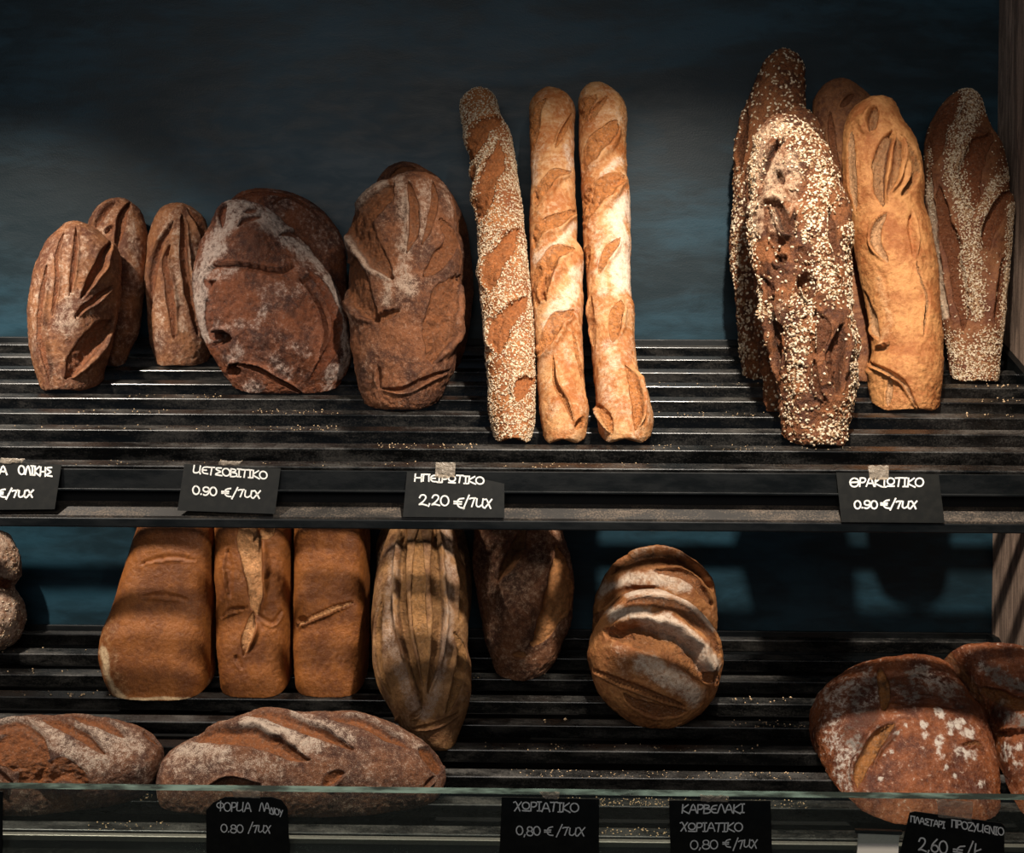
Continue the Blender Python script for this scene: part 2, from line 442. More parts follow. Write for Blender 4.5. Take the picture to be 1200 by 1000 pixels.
def loaf(name, label, cat, group, Z, A, B, Ytop, T, mat, feats=(), shelf=UPPER, e=1.0, kw=0.95, back=0.55, fl0=0.0,
         lump=1.0, seeds=None, horiz=False, ymid=None, Ybase=None, seed_all=0.0, res=1.2, taper=0.75, lumpf=22.0, warp=0.16, cut_d=1.0):
    """A, B: the two sides of the outline from end to end, in the frame Z=(x0,y0,scale); T: half thickness (m)"""
    zx, zy, zs = Z
    A = np.asarray(A, float) / zs; B = np.asarray(B, float) / zs
    A = A + [zx, zy]; B = B + [zx, zy]
    if horiz: A = A[:, ::-1]; B = B[:, ::-1]          # run along the loaf: (position, side)
    lo = min(A[0, 1], B[0, 1]); hi = max(A[-1, 1], B[-1, 1])
    N = int(np.clip((hi - lo) / res, 60, 400))
    ss = np.linspace(0, 1, N); yy = lo + (hi - lo) * (1 - np.cos(math.pi * ss)) / 2
    def par(P):
        t = np.clip((P[:, 1] - P[0, 1]) / (P[-1, 1] - P[0, 1]), 0, 1); return np.arccos(1 - 2 * t) / math.pi
    xa = herm(ss, par(A), A[:, 0]); xb = herm(ss, par(B), B[:, 0])
    # depth of the widest section along the loaf
    wpx = np.abs(xb - xa); wmax = wpx.max()
    prof = np.clip((wpx / wmax), 0, 1) ** taper
    if horiz:
        Ym = np.full(N, ymid)
        La, Lb = at(yy, xa, Ym), at(yy, xb, Ym)
    else:
        if Ybase is None:
            yb = float(shelf.hit(np.array((xa[-1] + xb[-1]) / 2), np.array(hi))[1])
            Yb = max(yb, -DEPTH + 0.012) + T * prof[-1] * 1.0
            Yb = min(Yb, -T * back - 0.004)
        else: Yb = Ybase
        s = (yy - lo) / (hi - lo)
        Ym = Ytop + (Yb - Ytop) * s
        La, Lb = at(xa, yy, Ym), at(xb, yy, Ym)
    Cn = (La + Lb) / 2; X = Lb - La; hw = np.linalg.norm(X, axis=1) / 2
    xdir = (Lb[N // 2] - La[N // 2]); xdir /= np.linalg.norm(xdir)
    ax = Cn[-1] - Cn[0]; ax /= np.linalg.norm(ax)
    xdir = xdir - ax * (xdir @ ax); xdir /= np.linalg.norm(xdir)
    nrm = np.cross(xdir, ax)
    if nrm[1] > 0: nrm = -nrm
    dep = np.minimum(T * prof, kw * hw * 1.6)
    MF = int(np.clip(wmax / res * 1.25, 44, 200)); MB = max(18, MF // 4)
    pd = np.linspace(0, math.pi, 4001); xd, yd = np.sign(np.cos(pd)) * np.abs(np.cos(pd)) ** e, 0.55 * np.abs(np.sin(pd)) ** e
    sd = np.concatenate([[0], np.cumsum(np.hypot(np.diff(xd), np.diff(yd)))]); sd /= sd[-1]
    even = lambda m: np.interp(np.arange(m) / m, sd, pd)
    ph = np.concatenate([even(MF), math.pi + even(MB)])
    M = len(ph); c, sn = np.cos(ph), np.sin(ph)
    cu = np.sign(c) * np.abs(c) ** e; sv = np.sign(sn) * np.abs(sn) ** e
    sv = np.where(sn < 0, sv * back, sv)
    XU = X / np.maximum(2 * hw[:, None], 1e-9)
    P = Cn[:, None, :] - XU[:, None, :] * (hw[:, None] * cu[None, :])[..., None] + nrm * (dep[:, None] * sv[None, :])[..., None]
    P = P.reshape(-1, 3)
    # large soft lumps
    base = Cn.mean(0)
    idx = np.arange(N * M).reshape(N, M)
    faces = np.stack([idx[:-1, :], idx[1:, :], np.roll(idx, -1, 1)[1:, :], np.roll(idx, -1, 1)[:-1, :]], -1).reshape(-1, 4)
    def normals(Q):
        G = Q.reshape(N, M, 3)
        du = np.roll(G, -1, 1) - np.roll(G, 1, 1); dv = np.gradient(G, axis=0)
        n = np.cross(du, dv); l = np.linalg.norm(n, axis=2, keepdims=True)
        out = G - Cn[:, None, :]; out /= np.maximum(np.linalg.norm(out, axis=2, keepdims=True), 1e-9)
        n = np.where(l > 1e-12, n / np.maximum(l, 1e-12), out)
        sg = np.sign((n * out).sum(2, keepdims=True)); n = n * np.where(sg == 0, 1, sg)
        ends = np.minimum(np.arange(N), N - 1 - np.arange(N))[:, None, None] < 2
        n = np.where(ends, out, n)
        return n.reshape(-1, 3)
    nn = normals(P)
    px, py = proj(P); Q = np.stack([px, py], 1)
    front = sstep(-0.15, 0.25, np.tile(sn, N))
    seedv = float(abs(hash_(name + label)) % 97)
    PN = P + seedv
    edge = np.repeat(sstep(0, 0.08, ss) * (1.0 if not horiz else 1.0), M)
    disp = lump * (0.0019 * fbm(PN * lumpf, 2) + 0.0007 * fbm(PN * 160, 3)) * np.clip(edge + 0.2, 0, 1)
    flour = np.full(len(P), fl0) + 0.22 * fbm(PN * 30, 2) * (1 if fl0 > 0 else 0)
    crumb = np.zeros(len(P)); dark = np.zeros(len(P)); seed = np.full(len(P), seed_all)
    warp_a = fbm(PN * 30, 2); warp_b = fbm(PN * 30 + 31.7, 2)
    rough_n = fbm(PN * 90, 3); rough_m = fbm(PN * 38, 2)
    torn = np.abs(fbm(PN * np.array([60, 60, 170]), 2)) - 0.3
    for ft in feats:
        kind, pts, w = ft[0], np.asarray(ft[1], float), ft[2] / zs
        if kind == 'cut': w = max(w, 6.5)
        pts = pts / zs + [zx, zy]
        bb0, bb1 = pts.min(0) - 3.5 * w - 4, pts.max(0) + 3.5 * w + 4
        m = (Q[:, 0] > bb0[0]) & (Q[:, 0] < bb1[0]) & (Q[:, 1] > bb0[1]) & (Q[:, 1] < bb1[1]) & (front > 0.01)
        if not m.any(): continue
        q = Q[m] + (warp * w * np.stack([warp_a[m], warp_b[m]], 1))
        s, a = line_dist(q, pts); fr = front[m]
        if kind == 'cut':
            d, lip, side, crumb_s, rg, dk, tp = ft[3:]
            d *= 1.9 * cut_d; lip *= 1.7; rg *= 2.0 if cut_d < 1 else 1.0
            wt = np.maximum(w * 0.5 * np.maximum(np.sin(math.pi * np.clip(a, 0.0, 1.0)), 0.0) ** tp, 0.15 * w * 0.5)
            r = np.abs(s) / wt
            inside = sstep(1.08, 0.78, r) * fr
            sh = np.clip(0.62 + 0.38 * side * s / wt, 0, 1)
            disp[m] += -0.001 * d * inside * sh + 0.001 * rg * inside ** 2 * (1.0 * rough_n[m] + 0.7 * rough_m[m] + 0.9 * torn[m])
            ls = side * s - wt * 1.15
            lp = np.exp(-(ls / (0.34 * wt + 0.8)) ** 2) * fr * np.clip(wt / (w * 0.5) * 1.2 - 0.15, 0, 1)
            disp[m] += 0.001 * lip * lp
            crumb[m] = np.maximum(crumb[m], crumb_s * inside)
            if crumb_s > 0: flour[m] *= (1 - 0.9 * inside)
            dark[m] = np.maximum(dark[m], dk * inside * sstep(0.35, 1.0, side * s / wt) )
            ring = sstep(0.50, 1.0, r) * sstep(1.40, 1.0, r) * fr * np.clip(wt / (w * 0.5), 0, 1)
            dark[m] = np.maximum(dark[m], 0.42 * crumb_s * ring)
            seed[m] *= (1 - inside)
        else:
            wt = w * 0.5
            inside = sstep(1.7, 0.2, np.abs(s) / wt + 0.5 * rough_m[m]) * fr
            if kind == 'flour':
                if ft[3] >= 0: flour[m] = np.maximum(flour[m], ft[3] * inside)
                else: flour[m] *= 1 + ft[3] * inside
            elif kind == 'dark': dark[m] = np.maximum(dark[m], ft[3] * inside)
            elif kind == 'crumb': crumb[m] = np.maximum(crumb[m], ft[3] * inside)
            elif kind == 'seed': seed[m] = np.maximum(seed[m], ft[3] * inside)
            elif kind == 'ridge': disp[m] += 0.001 * ft[3] * np.exp(-(s / wt) ** 2) * fr
    P2 = P + nn * disp[:, None]
    fz = shelf.z(P2[:, 1]) + 0.0004
    P2[:, 2] = np.maximum(P2[:, 2], fz)
    P2[:, 1] = np.minimum(P2[:, 1], -0.0015)
    P2[:, 0] = np.minimum(P2[:, 0], XWALL - 0.0015)
    if shelf is LOWER:                                # behind the glass
        over = (P2 - G0) @ tl - (TH + 0.002); P2 = P2 - np.minimum(over, 0)[:, None] * tl
    P2[:, 2] = np.maximum(P2[:, 2], shelf.z(P2[:, 1]) + 0.0004)
    # close the two ends
    caps = [P2[idx[0]].mean(0), P2[idx[-1]].mean(0)]
    V = np.vstack([P2, caps]); nv = N * M
    j = np.arange(M); j2 = (j + 1) % M
    f0 = [(nv, int(idx[0, b]), int(idx[0, a])) for a, b in zip(j, j2)]
    f1 = [(nv + 1, int(idx[-1, a]), int(idx[-1, b])) for a, b in zip(j, j2)]
    org = (float(base[0]), float(P2[:, 1].mean()), float(P2[:, 2].min()))
    me = bpy.data.meshes.new(name)
    allf = [tuple(x) for x in faces[:, ::-1].tolist()] + f0 + f1
    me.from_pydata((V - org).tolist(), [], allf)
    me.materials.append(mat)
    me.polygons.foreach_set('use_smooth', np.ones(len(me.polygons), dtype=bool))
    ca = me.color_attributes.new('crust_mask', 'FLOAT_COLOR', 'POINT')
    cd = np.zeros((len(V), 4), dtype=np.float32); cd[:nv, 0] = np.clip(flour, 0, 1.4); cd[:nv, 1] = crumb; cd[:nv, 2] = dark; cd[:, 3] = 1
    ca.data.foreach_set('color', cd.ravel())
    me.update(); me.validate()
    o = bpy.data.objects.new(name, me); o.location = org; link(o)
    tag(o, label, cat, group)
    if seeds:
        nm, sm, cnt, (sl, sw, st) = seeds
        n2 = normals(P2)
        G = P2.reshape(N, M, 3)
        area = (np.linalg.norm(np.roll(G, -1, 1) - G, axis=2) * np.linalg.norm(np.gradient(G, axis=0), axis=2)).reshape(-1)
        wgt = area * np.clip(seed, 0, 1) ** 1.3 * front * np.clip(0.8 + 0.7 * rough_m, 0.2, 2)
        wgt[:2 * M] *= 0.3
        scatter(nm, sm, P2, n2, wgt, cnt, (sl, sw, st), o, org, area)
    return o

def hash_(s):
    h = 7
    for ch in s: h = (h * 131 + ord(ch)) % 1000003
    return h

_t = [(1, 0, 0), (-1, 0, 0)] + [(0.35 * sx if False else 0.55 * sx, math.cos(a) * 0.84, math.sin(a) * 0.84) for sx in (-1, 1) for a in (0.3, 1.35, 2.4, 3.45, 4.5, 5.5)]
SEED_V = np.array(_t)
SEED_F = []
for k_ in range(6):
    k2 = (k_ + 1) % 6
    SEED_F += [(1, 2 + k2, 2 + k_), (0, 8 + k_, 8 + k2), (2 + k_, 2 + k2, 8 + k2), (2 + k_, 8 + k2, 8 + k_)]
SEED_F = np.array(SEED_F)
def scatter(name, mat, P, N_, w, cnt, size, parent, org, area):
    pr = w / w.sum()
    pick = rng.choice(len(P), size=cnt, p=pr)
    nrm = N_[pick]; a = np.sqrt(area[pick]) * 0.6
    rv = rng.normal(size=(cnt, 3)); tx = np.cross(nrm, rv); tx /= np.maximum(np.linalg.norm(tx, axis=1, keepdims=True), 1e-9)
    ty = np.cross(nrm, tx)
    pos = P[pick] + tx * (a * rng.uniform(-1, 1, cnt))[:, None] + ty * (a * rng.uniform(-1, 1, cnt))[:, None]
    sc = rng.uniform(0.75, 1.25, cnt)
    tilt = rng.normal(0, 0.28, cnt); tz = nrm + tx * tilt[:, None]; tz /= np.linalg.norm(tz, axis=1, keepdims=True)
    tx2 = np.cross(ty, tz)
    S = SEED_V
    V = (pos + nrm * (size[2] * 0.25))[:, None, :] + sc[:, None, None] * (
        tx2[:, None, :] * (S[None, :, 0:1] * size[0] / 2) + ty[:, None, :] * (S[None, :, 1:2] * size[1] / 2) + tz[:, None, :] * (S[None, :, 2:3] * size[2] / 2))
    F = (SEED_F[None] + (np.arange(cnt) * len(S))[:, None, None]).reshape(-1, 3)
    me = bpy.data.meshes.new(name)
    me.from_pydata((V.reshape(-1, 3) - np.asarray(org)).tolist(), [], F.tolist())
    me.materials.append(mat); me.polygons.foreach_set('use_smooth', np.ones(len(me.polygons), dtype=bool)); me.update()
    o = bpy.data.objects.new(name, me); link(o, parent); o['kind'] = 'stuff'
    return o

ZA = (20, 220, 3.846); ZB = (210, 210, 3.704); ZC = (395, 180, 3.2235); ZD = (530, 100, 4.544)
ZF = (840, 50, 4.168); ZH = (960, 90, 5.0); ZJ = (0, 600, 4.167); ZK = (240, 600, 4.167)
ZL = (420, 600, 3.333); ZM = (670, 630, 4.167); ZN = (0, 820, 4.138); ZO = (180, 820, 3.333); ZP = (930, 750, 4.0); PX = (0, 0, 1.0)

RYE = bread_material('rye_crust', '#5F3520', '#98623A', '#C6AC96', '#8E5330', grain=0.9)
RUSTIC = bread_material('rustic_crust', '#401E10', '#844826', '#BFAA9C', '#8A4A2A', grain=1.0)
DARKL = bread_material('dark_batard_crust', '#4A2817', '#8C5430', '#BFA48E', '#965A32', grain=1.25)
BAG = bread_material('baguette_crust', '#A8622C', '#CF9862', '#E4CFB8', '#CC8042', burnt='#74360F', grain=0.5, flour_hard=0.5)
SESAME = bread_material('sesame_baguette_crust', '#7E4522', '#AC6E3C', '#D0AE88', '#B46A36', burnt='#45200F', grain=0.5)
SESDARK = bread_material('pointed_loaf_crust', '#643620', '#8E5A36', '#C8AC90', '#8A4C28', burnt='#38190D', grain=0.5)
CEREAL = bread_material('cereal_crust', '#4C2614', '#93582F', '#D2B292', '#74401F', burnt='#1F0E07', grain=1.0, bumpy=2.0)
WHEAT = bread_material('golden_crust', '#9C5C2E', '#C88C54', '#DCB88E', '#D4A274', burnt='#48200E', grain=0.4, flour_hard=0.5)
TIN = bread_material('tin_loaf_crust', '#6A3A18', '#8E5424', '#DCC29A', '#DCA06A', burnt='#381A0C', grain=0.35, rough=0.5, bumpy=0.6, flour_hard=0.4)
STRIPE = bread_material('striped_loaf_crust', '#6C4628', '#A07446', '#B29C8C', '#AE7C48', grain=0.7, flour_hard=0.6)
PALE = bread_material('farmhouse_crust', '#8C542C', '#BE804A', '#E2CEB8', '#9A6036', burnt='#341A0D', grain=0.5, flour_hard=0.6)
BRAN = bread_material('bran_crust', '#4A2817', '#84502E', '#C8A88C', '#D89458', burnt='#5A2810', grain=1.3)  # crumb brightened to paint in lamplight that does not reach this score
FRONT = bread_material('floured_country_crust', '#432213', '#744526', '#BAA694', '#8E5022', grain=1.5)
BIG = bread_material('glazed_country_crust', '#522511', '#8E4E26', '#CEC2B4', '#B87A40', burnt='#180B07', grain=0.8, rough=0.42, flour_hard=1.7)

LOAF = 'loaf'
# ---- upper shelf, left
loaf('rye_loaf', 'front small rye loaf with slanting scores, leftmost on the upper shelf', LOAF, 'small scored rye loaves', ZA,
     [(270,160),(200,198),(130,280),(90,370),(68,480),(60,600),(62,700),(78,800),(105,880),(128,930)],
     [(270,160),(345,178),(405,225),(452,275),(470,350),(468,450),(452,570),(425,700),(390,850),(358,930)],
     -0.120, 0.056, RYE, [
     C([(212,200),(180,300),(178,420),(158,580)],18,3.5,1.5,-1,0.8), C([(265,180),(262,290),(250,390),(232,490)],20,3.5,1.5,-1,0.8),
     C([(425,240),(380,330),(330,420),(292,492)],48,6,3,-1), C([(425,445),(350,510),(300,545),(265,585)],30,4,3,-1,0.8),
     C([(430,600),(340,690),(265,780),(222,860)],96,5,5,-1,0.9), C([(130,350),(110,500),(100,640),(125,760),(148,880)],46,6,4,-1,0.9),
     FL([(235,480),(220,640)],110,0.62), FL([(230,220),(215,420)],50,0.55), FL([(300,240),(300,380)],60,0.45), FL([(95,400),(75,560),(80,720)],40,0.5), FL([(150,300),(140,460)],40,0.5)],
     fl0=0.22)
loaf('rye_loaf', 'small dark rye loaf half hidden behind the leftmost loaf of the upper shelf', LOAF, 'small scored rye loaves', ZA,
     [(470,50),(400,75),(350,130),(320,200),(310,300),(325,450),(350,650),(385,815)],
     [(470,50),(530,80),(570,130),(590,250),(580,400),(570,500),(550,640),(505,740),(468,815)],
     -0.042, 0.042, RYE, [C([(440,60),(390,120),(345,180)],34,5,2,1), C([(510,70),(480,130),(460,200),(448,265)],44,5,2,1,0.9,1,0.8),
     C([(432,170),(395,205)],20,3,2,1), FL([(515,150),(530,300),(540,420)],60,0.6), FL([(420,110),(390,190)],40,0.5), FL([(460,700),(480,780)],60,0.4)], fl0=0.25)
loaf('rye_loaf', 'small dark rye loaf with long scores standing left of the big round rustic loaf', LOAF, 'small scored rye loaves', ZA,
     [(740,75),(660,95),(615,160),(592,250),(583,400),(590,560),(600,680),(622,760),(645,815)],
     [(740,75),(800,95),(845,140),(866,220),(880,400),(885,600),(875,720),(845,815)],
     -0.046, 0.044, RYE, [C([(705,150),(640,270),(610,400),(606,570)],34,5,2.5,1,0.9,1,0.7), C([(685,260),(665,340),(690,480),(705,680)],40,5,2.5,-1),
     C([(745,120),(752,300),(772,450),(798,560),(815,660)],44,5.5,2.5,-1,0.9,1,0.7), C([(775,95),(825,170),(852,270)],44,5,2,1),
     FL([(690,150),(650,230)],40,0.6), FL([(722,200),(725,400),(745,640)],50,0.6), FL([(780,300),(830,600)],40,0.5), FL([(640,500),(650,720)],50,0.5)], fl0=0.28)
loaf('rustic_loaf', 'dark rustic round loaf behind the big floury one, only its top right showing', LOAF, 'big rustic loaves', ZB,
     [(370,48),(270,58),(215,130),(210,250),(240,400),(290,520),(330,700),(360,815)],
     [(370,48),(500,65),(600,120),(690,220),(728,320),(732,440),(710,600),(640,720),(560,815)],
     -0.050, 0.045, RUSTIC, [FL([(420,100),(560,160),(640,260)],130,0.38), C([(250,80),(330,62),(470,75)],26,4,2,1), C([(400,110),(480,80),(600,150)],16,2,1.5,1,0.5)], fl0=0.12)
loaf('rustic_loaf', 'big round rustic loaf with a cracked brown centre and floury rim, upper shelf', LOAF, 'big rustic loaves', ZB,
     [(255,92),(190,115),(130,210),(80,330),(60,440),(70,560),(105,680),(160,790),(230,880),(295,942)],
     [(255,92),(340,105),(430,160),(520,250),(620,370),(690,470),(722,560),(738,660),(745,760),(735,830),(700,890),(665,942)],
     -0.135, 0.058, RUSTIC, [
     RG([(320,280)],150,7), RG([(420,560),(480,700)],230,7),
     C([(110,400),(180,375),(260,378),(330,388),(420,405),(510,370)],30,5,2,-1,0.4,1.5,0.8), C([(560,400),(640,500),(685,620),(650,760),(570,870)],60,5,3,1,1.0,1.6,0.2),
     C([(520,430),(600,540),(635,660),(610,780)],26,4,3,1,0.5,1.5,0.6),
     C([(145,715),(185,690),(225,690)],62,12,4,-1,0.4,1,0.9), C([(215,830),(260,830)],56,11,4,-1,0.4,1,0.9), C([(240,800),(340,830),(440,880),(540,935)],30,6,3,-1,0.7,1,0.7),
     C([(105,520),(130,600),(140,700)],50,6,3,-1,0.9,1.6), C([(205,110),(190,160),(185,215)],30,4,2,1,0.8), C([(360,160),(290,175),(250,200)],22,3,2,1,0.7), C([(340,128),(280,140)],16,3,2,1,0.7),
     C([(520,245),(470,232),(430,242)],20,3,2,1,0.7), C([(590,430),(560,430),(530,450)],24,5,2,1,0.4,1,0.8), C([(160,440),(120,460),(100,430)],30,4,2,1,0.8),
     DK([(330,270)],190,0.55), DK([(490,590)],50,0.6), DK([(370,720)],60,0.5),
     FL([(230,150),(160,270),(110,380),(90,470),(95,580),(120,680)],80,0.85), FL([(170,300)],90,0.9), FL([(240,115),(340,150),(430,220),(520,290),(600,380)],100,0.85),
     FL([(640,430),(700,560),(725,650),(735,760),(690,860)],54,0.85), FL([(150,430),(230,390)],70,0.75), FL([(370,570),(330,620),(220,640),(160,640)],60,0.55), FL([(260,740),(230,780)],70,0.6),
     FL([(420,800),(470,830)],80,0.55), FL([(340,920),(300,900)],70,0.6), FL([(500,730),(560,760)],60,0.42), FL([(380,500),(450,480),(510,480)],80,0.42), FL([(640,900),(660,830)],70,0.7)],
     fl0=0.08, lump=1.8)
loaf('country_loaf', 'dark loaf edge showing behind the tall country loaf with floury stripes', LOAF, 'tall country loaves', ZC,
     [(250,33),(190,58),(150,110),(115,220),(105,400),(110,600),(130,800),(190,905)],
     [(250,33),(330,55),(400,110),(455,190),(490,290),(508,420),(512,520),(497,680),(462,800),(400,905)],
     -0.042, 0.038, DARKL, [C([(300,50),(240,60),(190,100)],26,3,2,1,0.7)], fl0=0.05, Ybase=-0.095)
loaf('country_loaf', 'tall dark country loaf with floury forked stripes, left of the sesame baguette', LOAF, 'tall country loaves', ZC,
     [(300,82),(220,98),(140,140),(85,200),(48,290),(42,420),(40,560),(48,700),(70,820),(95,920),(150,978)],
     [(300,82),(370,95),(415,140),(440,200),(455,300),(468,420),(470,560),(462,680),(445,800),(410,890),(340,978)],
     -0.150, 0.056, DARKL, [
     C([(215,120),(150,190),(95,250),(130,370),(215,470)],105,5,4,1,0.75,1.6,0.5), C([(55,390),(80,500),(110,580),(150,640)],96,5,4,1,0.8,1.5,0.3), C([(235,590),(190,610),(140,635)],30,4,3,1,0.9),
     C([(268,105),(290,190),(288,290),(262,370)],44,4,2,1,0.8,1,0.5), C([(360,105),(368,200),(345,290),(322,340)],34,3.5,2,1,0.8,1,0.5), C([(400,250),(430,330),(390,400),(330,470)],70,3,2,1,0.7,1.2,0.2),
     C([(452,460),(400,560),(375,660),(360,790)],125,3,7,-1,0.85,2.2,0.1), C([(170,890),(260,890),(340,850),(420,820)],26,4,3,1,0.4,1,0.6), C([(155,800),(160,890)],20,4,2,1,0.3,1,0.5),
     FL([(50,330),(110,400),(170,450),(195,500),(185,550)],56,0.85), FL([(180,120),(120,155),(80,210)],44,0.8), FL([(240,110),(255,200),(262,320),(250,420),(240,510)],70,0.72), FL([(325,110),(335,200),(325,320)],60,0.6),
     FL([(245,490),(270,500)],80,0.9), FL([(400,130),(430,230)],50,0.5), FL([(60,600),(60,640)],40,0.5)], fl0=0.12, lump=1.6, back=0.35)
# ---- baguettes
loaf('sesame_baguette', 'sesame covered baguette, leftmost of the three slim baguettes', 'baguette', 'slim baguettes', ZD,
     [(140,62),(70,80),(42,112),(45,170),(70,280),(95,450),(120,650),(135,800),(140,950),(150,1100),(160,1250),(175,1400),(190,1600),(195,1750),(215,1850),(240,1930)],
     [(140,62),(205,70),(240,105),(265,190),(310,270),(340,450),(370,640),(385,800),(400,950),(420,1150),(432,1350),(440,1550),(440,1720),(430,1830),(405,1930)],
     -0.034, 0.034, SESAME, [
     C([(260,185),(170,230),(120,310),(95,400)],92,4,3,1,0.9,1.3,0.6), C([(250,300),(240,400),(180,560),(140,720)],100,5,4,1,0.8,1.3,0.7), C([(355,765),(290,850),(230,960),(195,1090)],110,3.5,4,1,1,1.5),
     C([(395,1130),(330,1200),(260,1300),(240,1430)],110,3.5,4,1,1,1.5), C([(430,1560),(370,1610),(330,1680)],80,3,3,1,1,1.2), C([(120,420),(110,560)],40,2,2,1,0.6)],
     seeds=('sesame_seeds', M_SEED, 8200, (0.0031, 0.0020, 0.0013)), seed_all=1.0, taper=0.5, e=0.92, cut_d=0.5)
loaf('baguette', 'plain floury baguette in the middle of the three slim baguettes', 'baguette', 'slim baguettes', ZD,
     [(510,48),(440,76),(412,125),(414,250),(418,400),(415,600),(412,800),(415,950),(420,1100),(430,1200),(445,1400),(452,1550),(465,1750),(482,1870),(510,1935)],
     [(510,48),(585,68),(640,108),(655,160),(648,300),(650,500),(662,700),(668,850),(698,915),(696,1100),(693,1300),(700,1550),(720,1680),(728,1760),(715,1860),(670,1935)],
     -0.034, 0.034, BAG, [
     C([(640,150),(590,250),(548,330)],34,4,3,1,0.9,1,0.8), C([(500,70),(450,150),(440,300)],60,2,1.5,-1,0.9,1,0.2), C([(630,455),(540,480),(470,560),(440,640)],80,3,5,-1,1,1.8,0.5),
     C([(645,670),(560,720),(480,760),(440,860)],84,4,5,-1,1,1.8,0.5), C([(640,870),(560,890),(490,990),(455,1170)],120,4,5,-1,1,2.2,0.4), C([(655,1200),(560,1250),(500,1360),(452,1460)],100,4,5,-1,1,1.8,0.4),
     C([(490,1030),(480,1120),(500,1150)],44,9,2,1,0.3,1,1.0), C([(535,1440),(550,1590),(600,1690),(645,1790)],30,5,4,-1,0.6,1,0.8), C([(640,1310),(660,1420),(690,1560)],20,2,2,1,0.8), C([(700,1770),(660,1830)],50,4,3,1,1,1.4),
     FL([(600,330),(630,420)],70,0.7), FL([(450,400),(430,520)],50,0.6), FL([(640,760),(560,840),(450,930)],70,0.75), FL([(680,1000),(620,1130),(500,1270)],130,0.75), FL([(600,1380),(620,1500)],60,0.5)],
     fl0=0.32, taper=0.5, e=0.92, cut_d=0.45)
loaf('baguette', 'brightly lit baguette, rightmost of the three slim baguettes', 'baguette', 'slim baguettes', ZD,
     [(760,22),(692,46),(670,90),(672,200),(680,400),(690,600),(697,800),(710,950),(720,1150),(740,1350),(750,1550),(765,1650),(770,1750),(785,1850),(820,1935)],
     [(760,22),(850,46),(910,108),(930,180),(925,300),(930,480),(948,560),(950,800),(952,1000),(955,1150),(972,1200),(975,1350),(985,1500),(1000,1580),(1050,1680),(1068,1780),(1052,1880),(1010,1935)],
     -0.034, 0.034, BAG, [
     C([(760,40),(720,110),(700,200)],90,2,2,-1,1,1.2,0.3), C([(830,50),(775,130),(735,200)],20,4,3,1,0.4,1,0.9), C([(885,190),(800,270),(745,350),(710,460)],110,3.5,5,-1,1,1.3,0.5), C([(915,485),(810,540),(730,640),(700,760)],125,3.5,5,-1,1,2.2,0.4),
     C([(890,820),(830,890),(785,990)],60,3,3,-1,0.9,1.6,0.3), C([(905,1150),(870,1240),(850,1370)],76,3,3,-1,1,1.8,0.3), C([(925,1490),(965,1600),(985,1700),(980,1830)],60,6,5,-1,0.8,1,0.6), C([(770,1700),(820,1750),(850,1850)],40,5,6,1,0.7,1,0.4),
     C([(735,1120),(750,1260),(760,1400)],20,2,3,1,0.5), C([(720,850),(712,980)],40,2,2,1,0.9,1.4),
     FL([(890,400),(800,480)],60,0.7), FL([(920,640),(880,760),(900,900),(900,1060)],150,0.9), FL([(780,860),(800,1100)],70,0.65), FL([(830,1400),(880,1500)],110,0.6), FL([(860,120),(890,200)],60,0.5)],
     fl0=0.36, taper=0.5, e=0.92, cut_d=0.45)
# ---- right group
loaf('cereal_loaf', 'tall narrow cereal loaf at the back, left of the seeded front loaf', LOAF, 'cereal loaves', ZF,
     [(330,42),(260,70),(210,130),(165,260),(110,390),(85,520),(75,650),(72,800),(62,950),(65,1050),(80,1180),(100,1350),(105,1500),(120,1600),(140,1660)],
     [(330,42),(400,75),(425,130),(430,300),(420,450),(400,700),(390,1000),(380,1300),(350,1660)],
     -0.036, 0.036, CEREAL, [C([(150,330),(120,500),(110,640)],50,3,2,1,0.6), SD([(360,90),(280,280),(230,340)],120,0.5), SD([(120,700),(90,900),(110,1200),(140,1640)],160,0.9)],
     seeds=('cereal_flakes', M_FLAKE, 1150, (0.0050, 0.0036, 0.0014)), seed_all=0.28, lump=1.8)
loaf('cereal_loaf', 'cereal loaf squeezed behind the big seeded front loaf, showing at its top and foot', LOAF, 'cereal loaves', ZF,
     [(380,315),(300,345),(270,390),(240,500),(200,800),(180,1100),(190,1350),(205,1550),(230,1730),(250,1812)],
     [(380,315),(450,340),(500,420),(550,560),(600,750),(600,1100),(550,1400),(450,1700),(320,1812)],
     -0.090, 0.028, CEREAL, [], seeds=('cereal_flakes', M_FLAKE, 600, (0.0048, 0.0034, 0.0014)), seed_all=0.5, lump=1.8)
